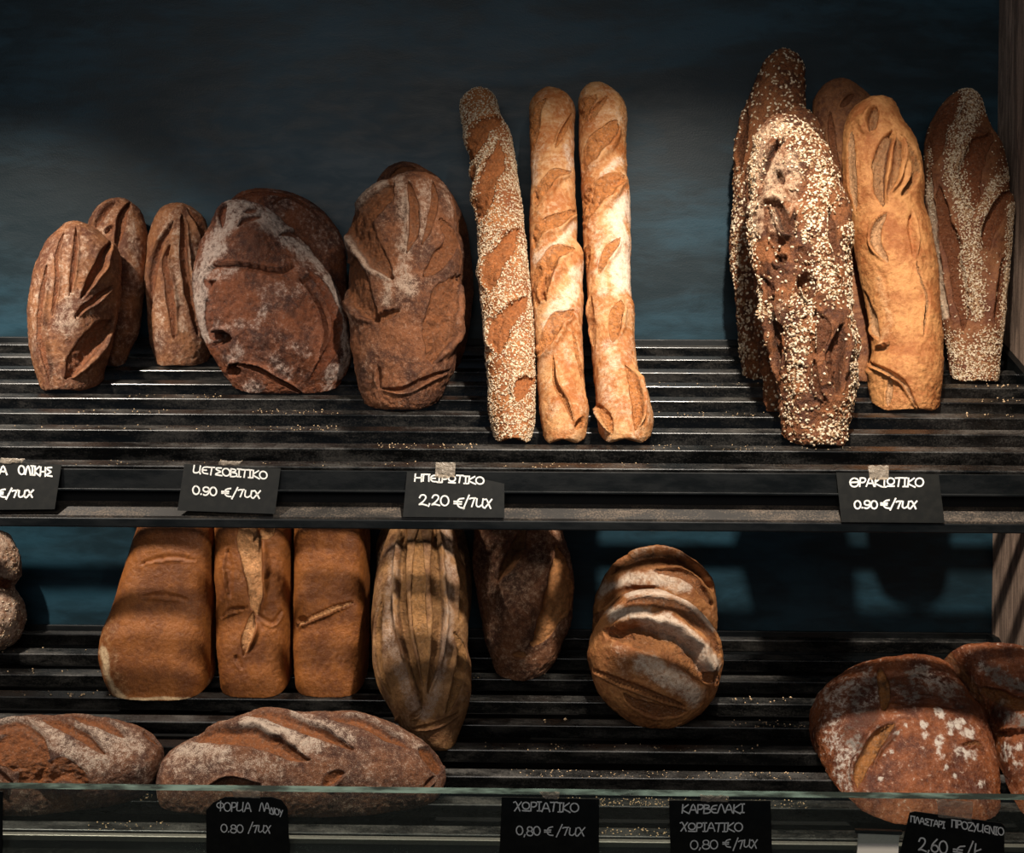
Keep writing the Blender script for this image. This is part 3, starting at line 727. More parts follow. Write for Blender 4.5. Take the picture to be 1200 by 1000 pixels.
loaf('cereal_loaf', 'big crackled front loaf crusted with seeds, lit brightest, right of centre', LOAF, 'cereal loaves', ZF,
     [(320,388),(230,408),(185,460),(155,540),(148,700),(150,950),(170,1050),(185,1150),(200,1280),(220,1400),(270,1560),(300,1700),(320,1850),(350,1992)],
     [(320,388),(420,418),(500,500),(570,620),(610,740),(640,900),(648,1100),(655,1300),(672,1480),(675,1650),(660,1780),(640,1880),(620,1992)],
     -0.196, 0.058, CEREAL, [
     C([(335,480),(270,530),(225,620),(195,690)],40,7,3,1,0.8,1.5,0.9), C([(290,620),(330,690)],44,7,2,1,0.6,1,0.9), C([(205,790),(290,790),(345,910),(380,820)],62,9,4,1,0.6,2,1.0), C([(290,1040),(335,1080)],60,9,3,1,0.5,1,1),
     C([(400,1140),(450,1190),(440,1250)],100,14,4,1,0.4,2,1), C([(550,800),(570,950),(590,1130)],70,9,4,1,0.7,2,0.8), C([(480,1310),(520,1400),(500,1520)],90,7,4,1,0.7,2.4,0.8), C([(620,1380),(580,1560),(590,1720)],80,8,4,-1,0.8,2.4,0.7),
     C([(480,1550),(490,1700),(540,1760)],40,6,4,1,0.7,2,0.8), C([(250,1240),(270,1400),(300,1600)],50,8,3,1,0.6,2,0.9), C([(290,1380),(310,1420)],40,9,2,1,0.3,1,1), C([(220,1150),(260,1210),(240,1330)],40,5,3,1,0.8,2),
     C([(400,1000),(470,1080)],60,4,3,1,0.8,2,0.3), C([(250,950),(330,980)],50,4,3,1,0.8,2,0.3),
     FL([(290,560),(260,680),(300,760)],150,0.8), FL([(380,560),(380,760)],90,0.7), FL([(320,420),(220,470),(175,600),(170,900)],110,0.8), FL([(280,860),(290,960)],80,0.6), FL([(330,1250),(300,1330)],70,0.35),  # real flour, laid thicker upper left to paint in the whitening lamplight
     SD([(380,420),(450,520),(520,700),(470,860),(500,1000),(560,1200)],150,1), SD([(420,1280),(400,1450),(380,1660)],140,1), SD([(190,470),(165,650),(165,900),(190,1200),(230,1330)],60,1), SD([(640,900),(655,1300),(670,1600),(640,1850)],46,1),
     SD([(300,430),(420,430)],90,0.9), SD([(340,1780),(480,1900),(600,1850),(560,1970)],150,0.75)],
     seeds=('cereal_flakes', M_FLAKE, 4200, (0.0044, 0.0032, 0.0014)), seed_all=0.10, lump=2.6, lumpf=34, e=0.9)
loaf('village_loaf', 'brown loaf at the back between the seeded front loaf and the golden loaf', LOAF, 'golden white loaves', PX,
     [(984,94),(962,105),(953,122),(952,150),(958,200),(975,330),(990,450)], [(984,94),(1008,104),(1025,125),(1035,160),(1040,250),(1035,350),(1019,450)],
     -0.034, 0.034, RYE, [C([(972,130),(976,170),(984,200)],9,2,1,1,0.9), DK([(960,160)],14,0.6), DK([(990,160)],16,0.5), C([(1000,110),(985,125)],8,2,2,1,0.6)], fl0=0.0)
loaf('village_loaf', 'golden white loaf with a deep scored top, right of the seeded front loaf', LOAF, 'golden white loaves', ZH,
     [(335,145),(250,155),(190,190),(150,260),(136,340),(135,450),(140,600),(155,720),(185,850),(215,1060),(262,1280),(286,1445),(305,1610),(281,1720),(300,1885),(325,1984)],
     [(335,145),(420,160),(450,200),(480,270),(560,400),(600,520),(605,650),(605,750),(640,870),(660,980),(687,1115),(704,1335),(720,1555),(720,1698),(704,1885),(671,1984)],
     -0.110, 0.050, WHEAT, [
     C([(430,310),(370,450),(345,600),(370,760)],100,8,6,-1,0.55,1,0.9), C([(460,330),(455,520),(400,700)],60,4,5,-1,0.5,1,0.2), C([(490,340),(545,450),(560,580),(490,690)],70,5,4,1,0.4,1,0.8), C([(330,160),(315,240),(300,320)],80,8,4,1,0.5,1,0.7),
     RG([(240,250),(260,310),(310,320)],40,4), C([(390,800),(345,880),(340,980),(400,1090)],56,4,4,1,1.0,1,0.1), C([(545,790),(540,900),(560,1060)],40,5,4,-1,0.3,1,0.6), C([(570,1060),(600,1200),(630,1300),(615,1520)],34,5,3,1,0.5,1,0.8),
     C([(190,320),(190,480),(205,640),(215,780)],50,1.5,1,1,0.9,1,0.0), C([(165,1000),(200,1120),(240,1250)],40,4,2,1,0.8,1,0.4), C([(240,1230),(290,1400),(350,1540)],60,4,3,1,0.9,1,0.3), C([(330,1600),(380,1590),(410,1560)],30,4,4,-1,0.5,1,0.7),
     C([(270,1660),(400,1730),(500,1800),(590,1960)],34,6,4,1,0.7,1,0.6), RG([(290,1720)],60,6), C([(420,1760),(400,1930)],40,2,1,1,0.9), FL([(360,1200),(400,1400),(380,1560)],80,0.5)], lump=1.2)
loaf('sesame_loaf', 'pointed sesame striped loaf standing against the wooden side wall', LOAF, 'pointed sesame loaves', ZH,
     [(860,76),(795,95),(730,150),(670,230),(630,330),(615,450),(618,600),(628,750),(650,900),(704,1368),(748,1610),(790,1800)],
     [(860,76),(930,110),(970,220),(1010,320),(1070,430),(1095,540),(1110,650),(1130,750),(1128,870),(1118,980),(1102,1170),(1089,1390),(1061,1610),(1036,1800)],
     -0.040, 0.042, SESDARK, [
     C([(850,110),(770,200),(700,320),(650,520)],130,4,3,-1,0.75,1.2,0.5), C([(700,640),(730,850),(800,1100),(850,1480)],110,4,3,-1,0.6,1.2,0.5), C([(650,560),(660,800),(700,1150),(760,1420)],60,3,2,-1,0.4,1,0.2), FL([(640,640),(670,950),(710,1200),(740,1400)],44,1.1),
     C([(1015,330),(930,430),(890,560),(905,760)],150,4,4,1,0.8,1.2,0.6), C([(1110,660),(1040,790),(990,930),(1010,1010)],110,4,4,1,0.7,1.2,0.4), C([(1090,1060),(1060,1250),(1040,1450)],70,3,3,1,0.7,1,0.3),
     SD([(890,100),(880,220),(830,330),(790,470),(800,600),(850,740),(890,900),(900,1100),(920,1350)],120,1), SD([(1090,570),(1010,660),(950,800)],60,1), SD([(1125,760),(1110,1100),(1070,1600)],50,0.9), SD([(640,420),(650,900)],26,0.5),
     SD([(760,1600),(900,1620),(1060,1560)],200,0.7), SD([(800,1760),(920,1720),(1040,1760)],170,0.8)],
     seeds=('sesame_seeds', M_SEED, 7500, (0.0030, 0.0020, 0.0012)), seed_all=0.05, e=0.95)
# ---- lower shelf
loaf('seeded_roll', 'knobbly floury roll cut by the left picture edge, lower shelf', LOAF, None, ZJ,
     [(-120,40),(-230,100),(-290,220),(-280,310),(-260,360),(-310,450),(-300,560),(-230,660),(-170,715)],
     [(-120,40),(-50,68),(30,112),(80,175),(102,240),(98,310),(70,362),(108,430),(127,510),(115,580),(70,640),(0,690),(-50,715)],
     -0.060, 0.050, RYE, [C([(-200,370),(-60,340),(20,350),(75,362)],70,7,3,1,0.8,1.5,0.4)], LOWER, fl0=0.75, lump=1.8,
     seeds=('sesame_seeds', M_SEED, 700, (0.0030, 0.0020, 0.0012)), seed_all=0.6, e=0.9)
loaf('tin_loaf', 'smooth tin loaf leaning right, leftmost of three, pale at its foot', LOAF, 'tin loaves', ZJ,
     [(830,-330),(778,-310),(762,-220),(700,58),(655,200),(600,380),(560,500),(525,580),(508,690),(530,790),(562,870),(610,922)],
     [(830,-330),(1010,-325),(1060,-280),(1066,-100),(1062,58),(1060,200),(1055,400),(1047,560),(1042,700),(1048,780),(1030,860),(990,922)],
     -0.066, 0.056, TIN, [
     C([(690,250),(780,225),(860,220),(960,240)],20,2,1.5,1,0.1,0.5,0.6), C([(680,420),(760,405),(860,415),(920,430)],20,2,1.5,1,0.1,0.5,0.6), RG([(560,620),(680,600),(1000,640)],90,1.5),
     FL([(505,680),(525,790),(550,860),(600,918)],44,0.75), FL([(640,922),(820,912),(950,924)],24,0.8), FL([(1048,760),(1022,870),(980,915)],46,0.85), FL([(530,560),(540,700),(600,860)],110,0.36)], LOWER, e=0.52, taper=0.35, lump=0.5)  # flour up the left foot paints in direct light; bottom edge is pale crust
loaf('tin_loaf', 'tin loaf with a rough burst seam down its middle, centre of three', LOAF, 'tin loaves', ZK,
     [(240,-345),(112,-335),(80,-310),(71,-200),(71,60),(71,300),(78,420),(78,600),(90,750),(103,860),(140,905)],
     [(240,-345),(400,-330),(440,-300),(440,60),(438,300),(435,500),(432,700),(425,820),(390,905)],
     -0.066, 0.054, TIN, [C([(180,-40),(205,80),(225,220),(240,360),(250,490)],105,5,4,-1,1.0,2.0,0.3,0.35), C([(235,490),(218,590),(188,700)],60,4,3,-1,0.9,1.5,0.3,0.9), C([(340,60),(300,100),(260,125)],60,4,3,1,1,2), C([(80,520),(130,480),(205,470)],26,4,3,1,0.4,1,0.6),
     C([(110,180),(130,420)],40,2,2,1,0.1,1,0.5), C([(260,500),(330,540),(380,480)],16,2,1.5,1,0.3), C([(150,700),(180,770)],20,2,1,1,0.3)], LOWER, e=0.5, taper=0.35, lump=0.7)
loaf('tin_loaf', 'smooth tin loaf with one slanting crease, rightmost of three', LOAF, 'tin loaves', ZK,
     [(620,-345),(490,-335),(462,-310),(452,-200),(452,60),(450,300),(448,520),(450,700),(456,820),(490,903)],
     [(620,-345),(760,-332),(798,-300),(802,60),(802,400),(800,600),(792,800),(755,903)],
     -0.066, 0.054, TIN, [C([(448,560),(520,520),(640,470),(725,440)],24,3.5,3,1,0.8,1,0.5), C([(448,530),(500,525)],40,4,2,1,0.2,1,0.6)], LOWER, e=0.5, taper=0.35, lump=0.6)
loaf('striped_loaf', 'loaf peeking out behind the long striped loaf on the lower shelf', LOAF, 'striped long loaves', ZL,
     [(270,-140),(140,0),(70,130),(72,300),(110,430),(180,535)], [(270,-140),(370,-20),(425,120),(442,280),(434,400),(380,535)],
     -0.040, 0.036, STRIPE, [], LOWER, fl0=0.3)
loaf('striped_loaf', 'long striped loaf standing on its end, right of the tin loaves', LOAF, 'striped long loaves', ZL,
     [(250,-130),(170,-60),(130,55),(90,170),(62,300),(52,450),(55,580),(75,680),(125,770),(160,840),(220,890),(300,936)],
     [(250,-130),(330,-70),(370,55),(395,160),(425,280),(430,400),(425,520),(440,600),(442,690),(425,780),(395,860),(350,936)],
     -0.125, 0.054, STRIPE, [
     C([(187,0),(168,200),(172,400),(205,570),(238,690),(240,775)],44,6,3.5,1,0.55,1,0.8), C([(302,20),(302,250),(312,400),(302,560),(272,710)],50,5,3.5,-1,0.55,1,0.7),
     C([(238,60),(235,250),(238,420),(258,560),(258,680)],62,1.5,0.5,1,0.9,1.2,0.1), C([(380,170),(412,300),(395,430)],44,3,3,1,0.9,1,0.2), C([(375,470),(405,560),(380,690),(345,785)],50,4,3,1,0.9,1.5,0.2), C([(95,330),(80,450),(85,600),(125,720)],26,2,2,1,0.7),
     C([(200,805),(225,790),(245,770)],24,4,3,1,0.3,1,0.7), C([(210,850),(300,830),(390,790)],20,2.5,2,1,0.4), C([(160,800),(155,840),(170,860)],24,2,2,1,0.2),
     FL([(140,140),(120,330),(130,520),(180,680),(215,760)],64,0.62), FL([(345,60),(352,300),(345,500),(305,700),(260,790)],60,0.66), FL([(90,260),(75,400)],34,0.4)], LOWER, fl0=0.25, lump=0.5, warp=0.05)
loaf('bran_loaf', 'bran dusted loaf with one bright burst score, between the striped and round loaves', LOAF, None, ZL,
     [(600,-140),(500,-60),(452,40),(450,200),(465,350),(490,480),(520,580),(555,655)], [(600,-140),(720,-80),(780,30),(825,170),(842,300),(835,420),(800,520),(755,600),(700,655)],
     -0.058, 0.054, BRAN, [C([(775,150),(785,290),(750,420),(685,515)],125,5,7,1,1.0,2,0.2), C([(650,60),(600,190),(550,270)],60,4,4,1,0.5,1,0.5), RG([(655,110),(610,210),(560,270)],24,4), C([(600,560),(660,560)],30,2,2,1,0.6),
     FL([(740,70),(690,200),(650,330)],80,0.5)], LOWER, fl0=0.30, lump=1.4)
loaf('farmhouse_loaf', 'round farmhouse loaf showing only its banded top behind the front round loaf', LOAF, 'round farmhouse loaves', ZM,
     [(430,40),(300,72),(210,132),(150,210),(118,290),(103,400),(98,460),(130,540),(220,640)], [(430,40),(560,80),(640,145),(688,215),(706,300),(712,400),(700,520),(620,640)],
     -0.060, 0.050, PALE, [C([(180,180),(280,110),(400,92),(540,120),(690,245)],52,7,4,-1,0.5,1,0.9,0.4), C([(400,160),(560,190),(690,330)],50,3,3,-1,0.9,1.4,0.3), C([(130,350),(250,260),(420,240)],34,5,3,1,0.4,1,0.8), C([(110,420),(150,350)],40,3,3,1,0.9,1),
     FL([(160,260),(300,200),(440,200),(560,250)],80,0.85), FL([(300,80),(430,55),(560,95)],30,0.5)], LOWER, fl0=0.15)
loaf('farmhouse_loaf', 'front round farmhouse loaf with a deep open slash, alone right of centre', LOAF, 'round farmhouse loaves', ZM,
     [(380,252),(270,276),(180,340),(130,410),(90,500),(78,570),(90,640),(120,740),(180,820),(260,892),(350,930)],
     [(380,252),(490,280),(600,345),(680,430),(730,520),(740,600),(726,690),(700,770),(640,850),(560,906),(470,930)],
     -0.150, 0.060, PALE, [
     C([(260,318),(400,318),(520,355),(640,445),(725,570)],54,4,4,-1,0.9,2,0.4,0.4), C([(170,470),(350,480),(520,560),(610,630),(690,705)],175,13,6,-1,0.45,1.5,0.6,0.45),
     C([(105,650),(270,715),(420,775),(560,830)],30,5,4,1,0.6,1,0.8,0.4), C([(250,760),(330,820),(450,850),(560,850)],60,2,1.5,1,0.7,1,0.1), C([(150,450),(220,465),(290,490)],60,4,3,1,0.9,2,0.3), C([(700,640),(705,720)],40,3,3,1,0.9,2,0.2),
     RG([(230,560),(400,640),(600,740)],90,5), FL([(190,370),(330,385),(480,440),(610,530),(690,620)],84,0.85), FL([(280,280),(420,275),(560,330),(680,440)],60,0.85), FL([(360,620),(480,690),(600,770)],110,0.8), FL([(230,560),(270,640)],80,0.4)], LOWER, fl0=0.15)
loaf('floured_loaf', 'floured country loaf lying behind the glass at the far left', LOAF, 'floured loaves behind the glass', ZN,
     [(-230,300),(-150,160),(0,92),(180,74),(380,74),(520,92),(640,122),(700,147),(762,205),(786,262)],
     [(-230,320),(-180,520),(-60,610),(30,638),(150,642),(300,612),(450,572),(600,522),(735,440),(786,275)],
     None, 0.062, FRONT, [
     C([(200,85),(310,125),(420,190),(510,265)],50,5,3,-1,1,1.4,0.6), C([(350,75),(460,105),(550,150),(605,188)],56,5,3,-1,0.9,1,0.8), C([(-100,160),(60,140),(180,180),(240,290)],60,6,4,-1,0.9,2,0.5), C([(-60,230),(80,240),(160,330),(110,410)],180,3,2,-1,0.95,2.5,0.4),
     C([(170,420),(240,360),(320,340),(430,410)],120,4,5,1,0.9,2.2,0.5), C([(700,150),(750,190),(785,225)],40,4,3,-1,0.9,1,0.5), C([(-20,330),(20,380),(60,410)],40,4,4,1,0.3),
     FL([(20,110),(200,150),(360,260),(480,300)],130,0.72), FL([(400,130),(520,210),(640,230)],110,0.7), FL([(560,120),(690,200)],70,0.55), FL([(560,300),(700,350)],140,0.42), FL([(250,330),(420,340)],60,0.5)],
     LOWER, fl0=0.2, horiz=True, ymid=-0.325, taper=0.6)
loaf('floured_loaf', 'long floured loaf with three slashes lying behind the glass, left of centre', LOAF, 'floured loaves behind the glass', ZO,
     [(26,285),(60,208),(150,150),(260,95),(360,55),(440,38),(560,48),(680,50),(760,42),(850,60),(950,105),(1050,160),(1100,210),(1130,260),(1142,300)],
     [(26,295),(45,400),(80,460),(160,492),(300,502),(500,515),(650,520),(800,500),(950,470),(1050,430),(1120,370),(1142,308)],
     None, 0.064, FRONT, [
     C([(160,152),(270,145),(380,148),(460,175),(540,210),(610,242)],80,5,4,-1,1,1.6,0.8), C([(355,60),(450,66),(580,108),(680,150),(780,195)],46,5,4,-1,0.9,1.2,0.8), C([(680,66),(790,85),(900,135),(1000,192)],42,5,3,-1,0.8,1.2,0.8), C([(1040,195),(1090,235),(1110,290)],60,5,3,-1,0.8,1.2,0.7),
     C([(210,345),(300,318),(420,335)],34,5,3,-1,0.3,1,0.9), C([(660,335),(700,305),(740,280)],50,3,3,1,0.8,1.6), C([(555,195),(575,160),(600,140)],10,3,1,1,0.1,1,0.9), C([(490,220),(505,250)],10,3,1,1,0.1,1,0.9), C([(1055,345),(1100,300)],20,4,2,1,0.3),
     FL([(380,85),(470,110),(580,160),(620,175)],80,0.95), FL([(560,70),(680,110),(760,160)],70,0.7), FL([(120,210),(180,190),(260,210)],90,0.75), FL([(100,240),(300,250),(480,260)],120,0.5), FL([(760,60),(900,110),(1040,180)],50,0.5)],
     LOWER, fl0=0.2, horiz=True, ymid=-0.322, taper=0.6)
loaf('glazed_loaf', 'large glossy square loaf with floury burnt patches, lower right', LOAF, 'large glossy loaves', ZP,
     [(520,128),(390,138),(270,165),(170,225),(100,290),(78,350),(85,480),(110,560),(150,690),(190,800),(240,890),(310,965)],
     [(520,128),(640,134),(715,165),(760,240),(830,340),(880,420),(915,520),(935,640),(942,740),(946,840),(930,965)],
     -0.175, 0.066, BIG, [
     C([(405,130),(415,190),(430,270),(430,330)],60,4,2,1,0.8,1.2,0.1), C([(300,690),(325,580),(400,460),(470,400)],70,4,4,-1,0.95,1.4,0.0), C([(430,280),(600,300),(800,320)],40,4,3,-1,0.2,1,0.6), C([(365,640),(370,560),(430,470),(520,400)],22,3,3,1,0.0,1,0.8),
     C([(780,500),(850,485),(900,515)],30,5,3,1,0.5,1,0.7), RG([(600,560)],420,8), RG([(600,220),(700,220)],120,5),
     DK([(470,190),(560,240),(720,270),(820,330)],120,0.62), DK([(350,200),(280,320),(380,330),(250,420),(300,480)],110,0.6), DK([(450,440),(400,520)],70,0.55), DK([(480,160),(600,160)],60,0.6), DK([(640,690)],60,0.4), DK([(880,730)],70,0.35),
     FL([(340,190),(240,230),(150,270)],100,0.62), FL([(330,230),(300,310),(380,280)],80,0.55), FL([(220,300),(180,400),(210,480)],100,0.55), FL([(280,480),(240,620),(270,650)],80,0.6), FL([(215,560),(220,650),(260,690)],50,0.62),
     FL([(590,160),(640,220),(720,230),(740,260)],100,0.62), FL([(470,230),(560,270)],60,0.5), FL([(670,340),(690,360)],40,0.95), FL([(600,405)],34,1.1), FL([(740,400),(780,390)],50,0.85), FL([(810,440)],60,1.0), FL([(680,470),(675,530),(690,560)],36,0.85),
     FL([(780,530),(830,545)],50,0.85), FL([(735,435)],30,1), FL([(600,460)],36,0.7), FL([(710,605)],20,1.2), FL([(755,640)],22,1.2), FL([(405,660)],20,1.2), FL([(425,540)],20,1.0), FL([(455,530)],20,1.0), FL([(875,680)],40,0.6), FL([(480,440)],18,1.0), FL([(520,410)],20,0.9)],
     LOWER, e=0.62, taper=0.45, lump=1.3)
loaf('glazed_loaf', 'large glossy loaf at the right edge, its cut face beside the square loaf', LOAF, 'large glossy loaves', ZP,
     [(830,70),(750,88),(690,126),(742,200),(812,280),(876,370),(920,470),(948,570),(972,680),(996,780),(1005,880),(1030,965)],
     [(830,70),(950,90),(1120,140),(1270,220),(1370,400),(1400,700),(1370,965)],
     -0.170, 0.074, BIG, [
     CR([(925,500),(955,600),(985,720),(1000,820),(1010,940)],44,1.0), C([(880,230),(1000,290),(1120,320)],90,5,4,-1,0.5,1.2,0.6), C([(940,440),(1050,440),(1130,430)],40,4,4,-1,0.3,1,0.7), CR([(740,110),(820,200),(860,290)],90,0.5),
     DK([(900,130),(1000,190),(1080,230)],80,0.7), DK([(940,340),(1000,370),(1100,400)],90,0.7), DK([(1050,640)],70,0.4),
     FL([(880,120),(980,180),(1080,220)],60,0.75), FL([(1000,370),(1100,390)],60,0.7), FL([(1010,510),(1000,540)],60,0.7), FL([(1050,590)],50,0.7), FL([(970,290)],30,0.8), FL([(1060,500)],30,0.7)],
     LOWER, e=0.62, taper=0.5, lump=1.3)

# ------------------------------------------------------------------ price cards with handwriting
def circ(cx, cy, rx, ry, a0=90, a1=450, n=12):
    return [(cx + rx * math.cos(math.radians(a0 + (a1 - a0) * k / n)), cy + ry * math.sin(math.radians(a0 + (a1 - a0) * k / n))) for k in range(n + 1)]
G_ = {
 'Α': (.62, [[(0,0),(.3,1),(.58,0)], [(.12,.36),(.5,.36)]]), 'Λ': (.58, [[(0,0),(.28,1),(.55,0)]]), 'Ο': (.66, [circ(.3,.5,.3,.48)]),
 'Ι': (.34, [[(.0,1),(.3,1)], [(.15,1),(.13,0)], [(0,0),(.28,0)]]), 'ι': (.2, [[(.08,1),(.06,0)]]),
 'Κ': (.58, [[(.08,1),(.02,0)], [(.5,1),(.06,.42),(.56,-.06)]]), 'Η': (.62, [[(.06,1),(0,0)], [(.52,1),(.5,0)], [(.02,.48),(.52,.52)]]),
 'Σ': (.6, [[(.52,.98),(.1,.92),(.14,.7),(.46,.5),(.2,.28),(.02,.08),(.56,.0)]]), 'Μ': (.68, [[(.06,1),(.0,.12),(.3,.08),(.5,.3)], [(.56,1),(.5,.2),(.56,-.05)]]),
 'Ε': (.52, [[(.46,.95),(.16,.86),(.02,.5),(.14,.12),(.48,.06)], [(.02,.5),(.38,.52)]]), 'Τ': (.56, [[(0,.98),(.52,1)], [(.3,.98),(.2,0)]]),
 'Β': (.56, [[(.04,1),(.0,0)], [(.04,1),(.36,.94),(.4,.72),(.04,.54)], [(.04,.54),(.46,.46),(.5,.16),(.3,.02),(0,0)]]),
 'Π': (.58, [[(.06,.9),(.02,0)], [(.46,.9),(.46,0)], [(0,.94),(.54,.96)]]), 'Ρ': (.5, [[(.06,1),(.02,0)], [(.04,.98),(.38,.96),(.44,.7),(.3,.48),(.04,.46)]]),
 'Ω': (.62, [circ(.28,.58,.26,.38)] + [[(.02,.02),(.54,.0)]]), 'Φ': (.66, [[(.36,1.05),(.34,-.05)], circ(.32,.58,.3,.3)]),
 'Δ': (.6, [[(0,0),(.28,.95),(.54,0),(0,0)]]), 'Υ': (.5, [[(0,1),(.24,.52)], [(.48,1),(.12,-.1)]]), 'Χ': (.62, [[(.0,.94),(.16,1),(.46,0)], [(.56,1),(.06,0)]]),
 'Θ': (.7, [circ(.32,.5,.32,.5), [(.04,.5),(.6,.54)]]), 'Ζ': (.52, [[(0,.95),(.46,.98),(.02,.04),(.5,.0)]]), 'Ν': (.6, [[(.04,0),(.06,1),(.48,0),(.52,1)]]),
 '0': (.62, [circ(.28,.5,.27,.48)]), '2': (.6, [[(.04,.72),(.16,.98),(.4,.96),(.46,.7),(.26,.32),(.0,.04),(.2,.1),(.54,-.02)]]),
 '8': (.58, [circ(.27,.74,.21,.24), circ(.27,.25,.26,.26)]), '9': (.58, [circ(.26,.68,.24,.28), [(.5,.72),(.44,.2),(.2,.0),(.04,.06)]]), '6': (.56, [[(.42,1),(.12,.6),(.04,.3)], circ(.26,.26,.23,.27)]),
 '.': (.24, [[(.06,.02),(.1,.08)]]), ',': (.26, [[(.12,.1),(.04,-.16)]]), '/': (.46, [[(.42,1.15),(.0,-.2)]]),
 '€': (.72, [[(.64,.98),(.34,.86),(.2,.5),(.34,.1),(.66,.02)], [(.0,.6),(.5,.62)], [(.0,.4),(.48,.4)]]),
 'τ': (.46, [[(0,.74),(.1,.82),(.42,.86)], [(.34,.82),(.14,0)]]), 'μ': (.6, [[(.06,.84),(.02,.2),(.2,.06),(.42,.3)], [(.5,.86),(.44,.2),(.56,.0)]]),
 'χ': (.56, [[(0,.84),(.14,.86),(.44,0)], [(.52,.9),(.02,.0)]]), 'κ': (.52, [[(.12,1.0),(.02,0)], [(.42,.6),(.06,.3),(.46,-.1)]]), ' ': (.5, [])}

def writing(name, lines, surf, parent, org, lift=0.0011):
    """lines: (text, x0, y0, x1, y1, height, stroke) in picture units; surf(px, py) gives the point on the card, pushed out by lift along its facing"""
    V, F = [], []
    for text, x0, y0, x1, y1, h, sw in lines:
        tot = sum(G_[ch][0] for ch in text) - 0.06
        dx, dy = x1 - x0, y1 - y0; L = math.hypot(dx, dy); ux, uy = dx / L, dy / L; kx = L / tot; pos = 0
        for ch in text:
            adv, strokes = G_[ch]
            jy = rng.uniform(-0.05, 0.05) * h
            for st in strokes:
                pts = smooth_line(st, max(6, 3 * len(st))) if len(st) > 2 else np.array(st, float)
                q = np.stack([x0 + ux * (pos + pts[:, 0]) * kx + uy * pts[:, 1] * h * 0.0 , y0 + uy * (pos + pts[:, 0]) * kx - pts[:, 1] * h + jy], 1)
                d = np.gradient(q, axis=0); d /= np.maximum(np.linalg.norm(d, axis=1, keepdims=True), 1e-6)
                nn = np.stack([-d[:, 1], d[:, 0]], 1) * sw * 0.5
                q[0] -= d[0] * sw * 0.35; q[-1] += d[-1] * sw * 0.35
                a = surf(q[:, 0] + nn[:, 0], q[:, 1] + nn[:, 1]); b = surf(q[:, 0] - nn[:, 0], q[:, 1] - nn[:, 1])
                b0 = len(V)
                for k in range(len(q)): V += [a[k], b[k]]
                F += [(b0 + 2*k, b0 + 2*k + 1, b0 + 2*k + 3, b0 + 2*k + 2) for k in range(len(q) - 1)]
            pos += adv
    mesh_obj(name, V, F, M_INK, parent, org)

def slab(pts_front, n, th):
    """closed plate: outline points on its face, pushed back along n"""
    P = np.asarray(pts_front, float); k = len(P)
    V = np.vstack([P, P - np.asarray(n) * th])
    F = [tuple(range(k)), tuple(range(2 * k - 1, k - 1, -1))] + [(i, k + i, k + (i + 1) % k, (i + 1) % k) for i in range(k)]
    return V, F

def card(label, corners, surf, n, lines, tape, tape_surf, group):
    c = np.array(corners, float)
    P = surf(c[:, 0], c[:, 1])
    org = tuple(P.mean(0))
    root = empty('price_card', org); tag(root, label, 'price card', group)
    nb = np.asarray(n, float)
    v, f = slab(P, nb, 0.0008); mesh_obj('card', v, f, M_CARD, root, org)
    writing('handwriting', lines, lambda x, y: surf(x, y) + nb * 0.0006, root, org)
    if tape:
        t = np.array(tape, float)
        xs = np.linspace(0, 1, 9)
        top = tape_surf(t[0, 0] + (t[1, 0] - t[0, 0]) * xs, t[0, 1] + (t[1, 1] - t[0, 1]) * xs + rng.uniform(-.7, .7, 9))
        bot = tape_surf(t[3, 0] + (t[2, 0] - t[3, 0]) * xs, t[3, 1] + (t[2, 1] - t[3, 1]) * xs + rng.uniform(-.9, .9, 9))
        mid = (top + bot) / 2 + nb * rng.uniform(0.0002, 0.0018, 9)[:, None]
        V = []; F = []
        for r in (top + nb * 0.0012, mid + nb * 0.0012, bot + nb * 0.0012): V += list(r)
        m = 9
        for r in range(2):
            for i in range(m - 1): F.append((r*m+i, r*m+i+1, (r+1)*m+i+1, (r+1)*m+i))
        V2 = np.array(V); V = np.vstack([V2, V2 - nb * 0.0005]); K = len(V2)
        F = F + [tuple(K + j for j in reversed(q)) for q in F]
        mesh_obj('tape', V, F, M_TAPE, root, org, smooth=True)
    return root

# upper cards lean on the front of the middle shelf, foot a little forward
zU = float(UPPER.zf)
e1 = np.array([0, -DEPTH - 0.0075, zU - 0.002]); e2 = np.array([0, -DEPTH - 0.0185, zU - 0.062])
du = (e2 - e1) / np.linalg.norm(e2 - e1); NU = np.array([0, du[2], -du[1]])
if NU[1] > 0: NU = -NU
def upper_surf(px, py):
    r = rays(np.asarray(px, float), np.asarray(py, float)); t = ((e1 - CAM) @ NU) / (r @ NU)
    return CAM + r * t[..., None]
def lower_surf(px, py): return guard_pt(px, py, 0.0014)
GU = 'price cards on the middle shelf edge'; GL = 'price cards on the glass guard'
card('black price card cut by the left picture edge, upper row', [(-44,540),(72,545),(64,597),(-50,598)], upper_surf, NU,
     [('ΦΟΡΜΑ', -40, 556, 8, 557, 10, 2.0), ('ΟΛΙΚΗΣ', 22, 556, 61, 559, 10.5, 1.9), ('0.90€/τμχ', -36, 583, 39, 583.5, 9.5, 2.0)],
     [(2,537),(30,538),(26,543),(0,543)], upper_surf, GU)
card('black price card reading 0.90, second from the left in the upper row', [(216,544),(329,549),(322,602.5),(208,598.5)], upper_surf, NU,
     [('ΜΕΤΣΟΒΙΤΙΚΟ', 227, 555, 313, 561.5, 9, 1.7), ('0.90', 226, 580, 254, 581, 10, 1.8), ('€/τμχ', 260, 582, 305, 584, 10, 1.8)],
     [(258,540),(284,541),(280,545),(256,545)], upper_surf, GU)
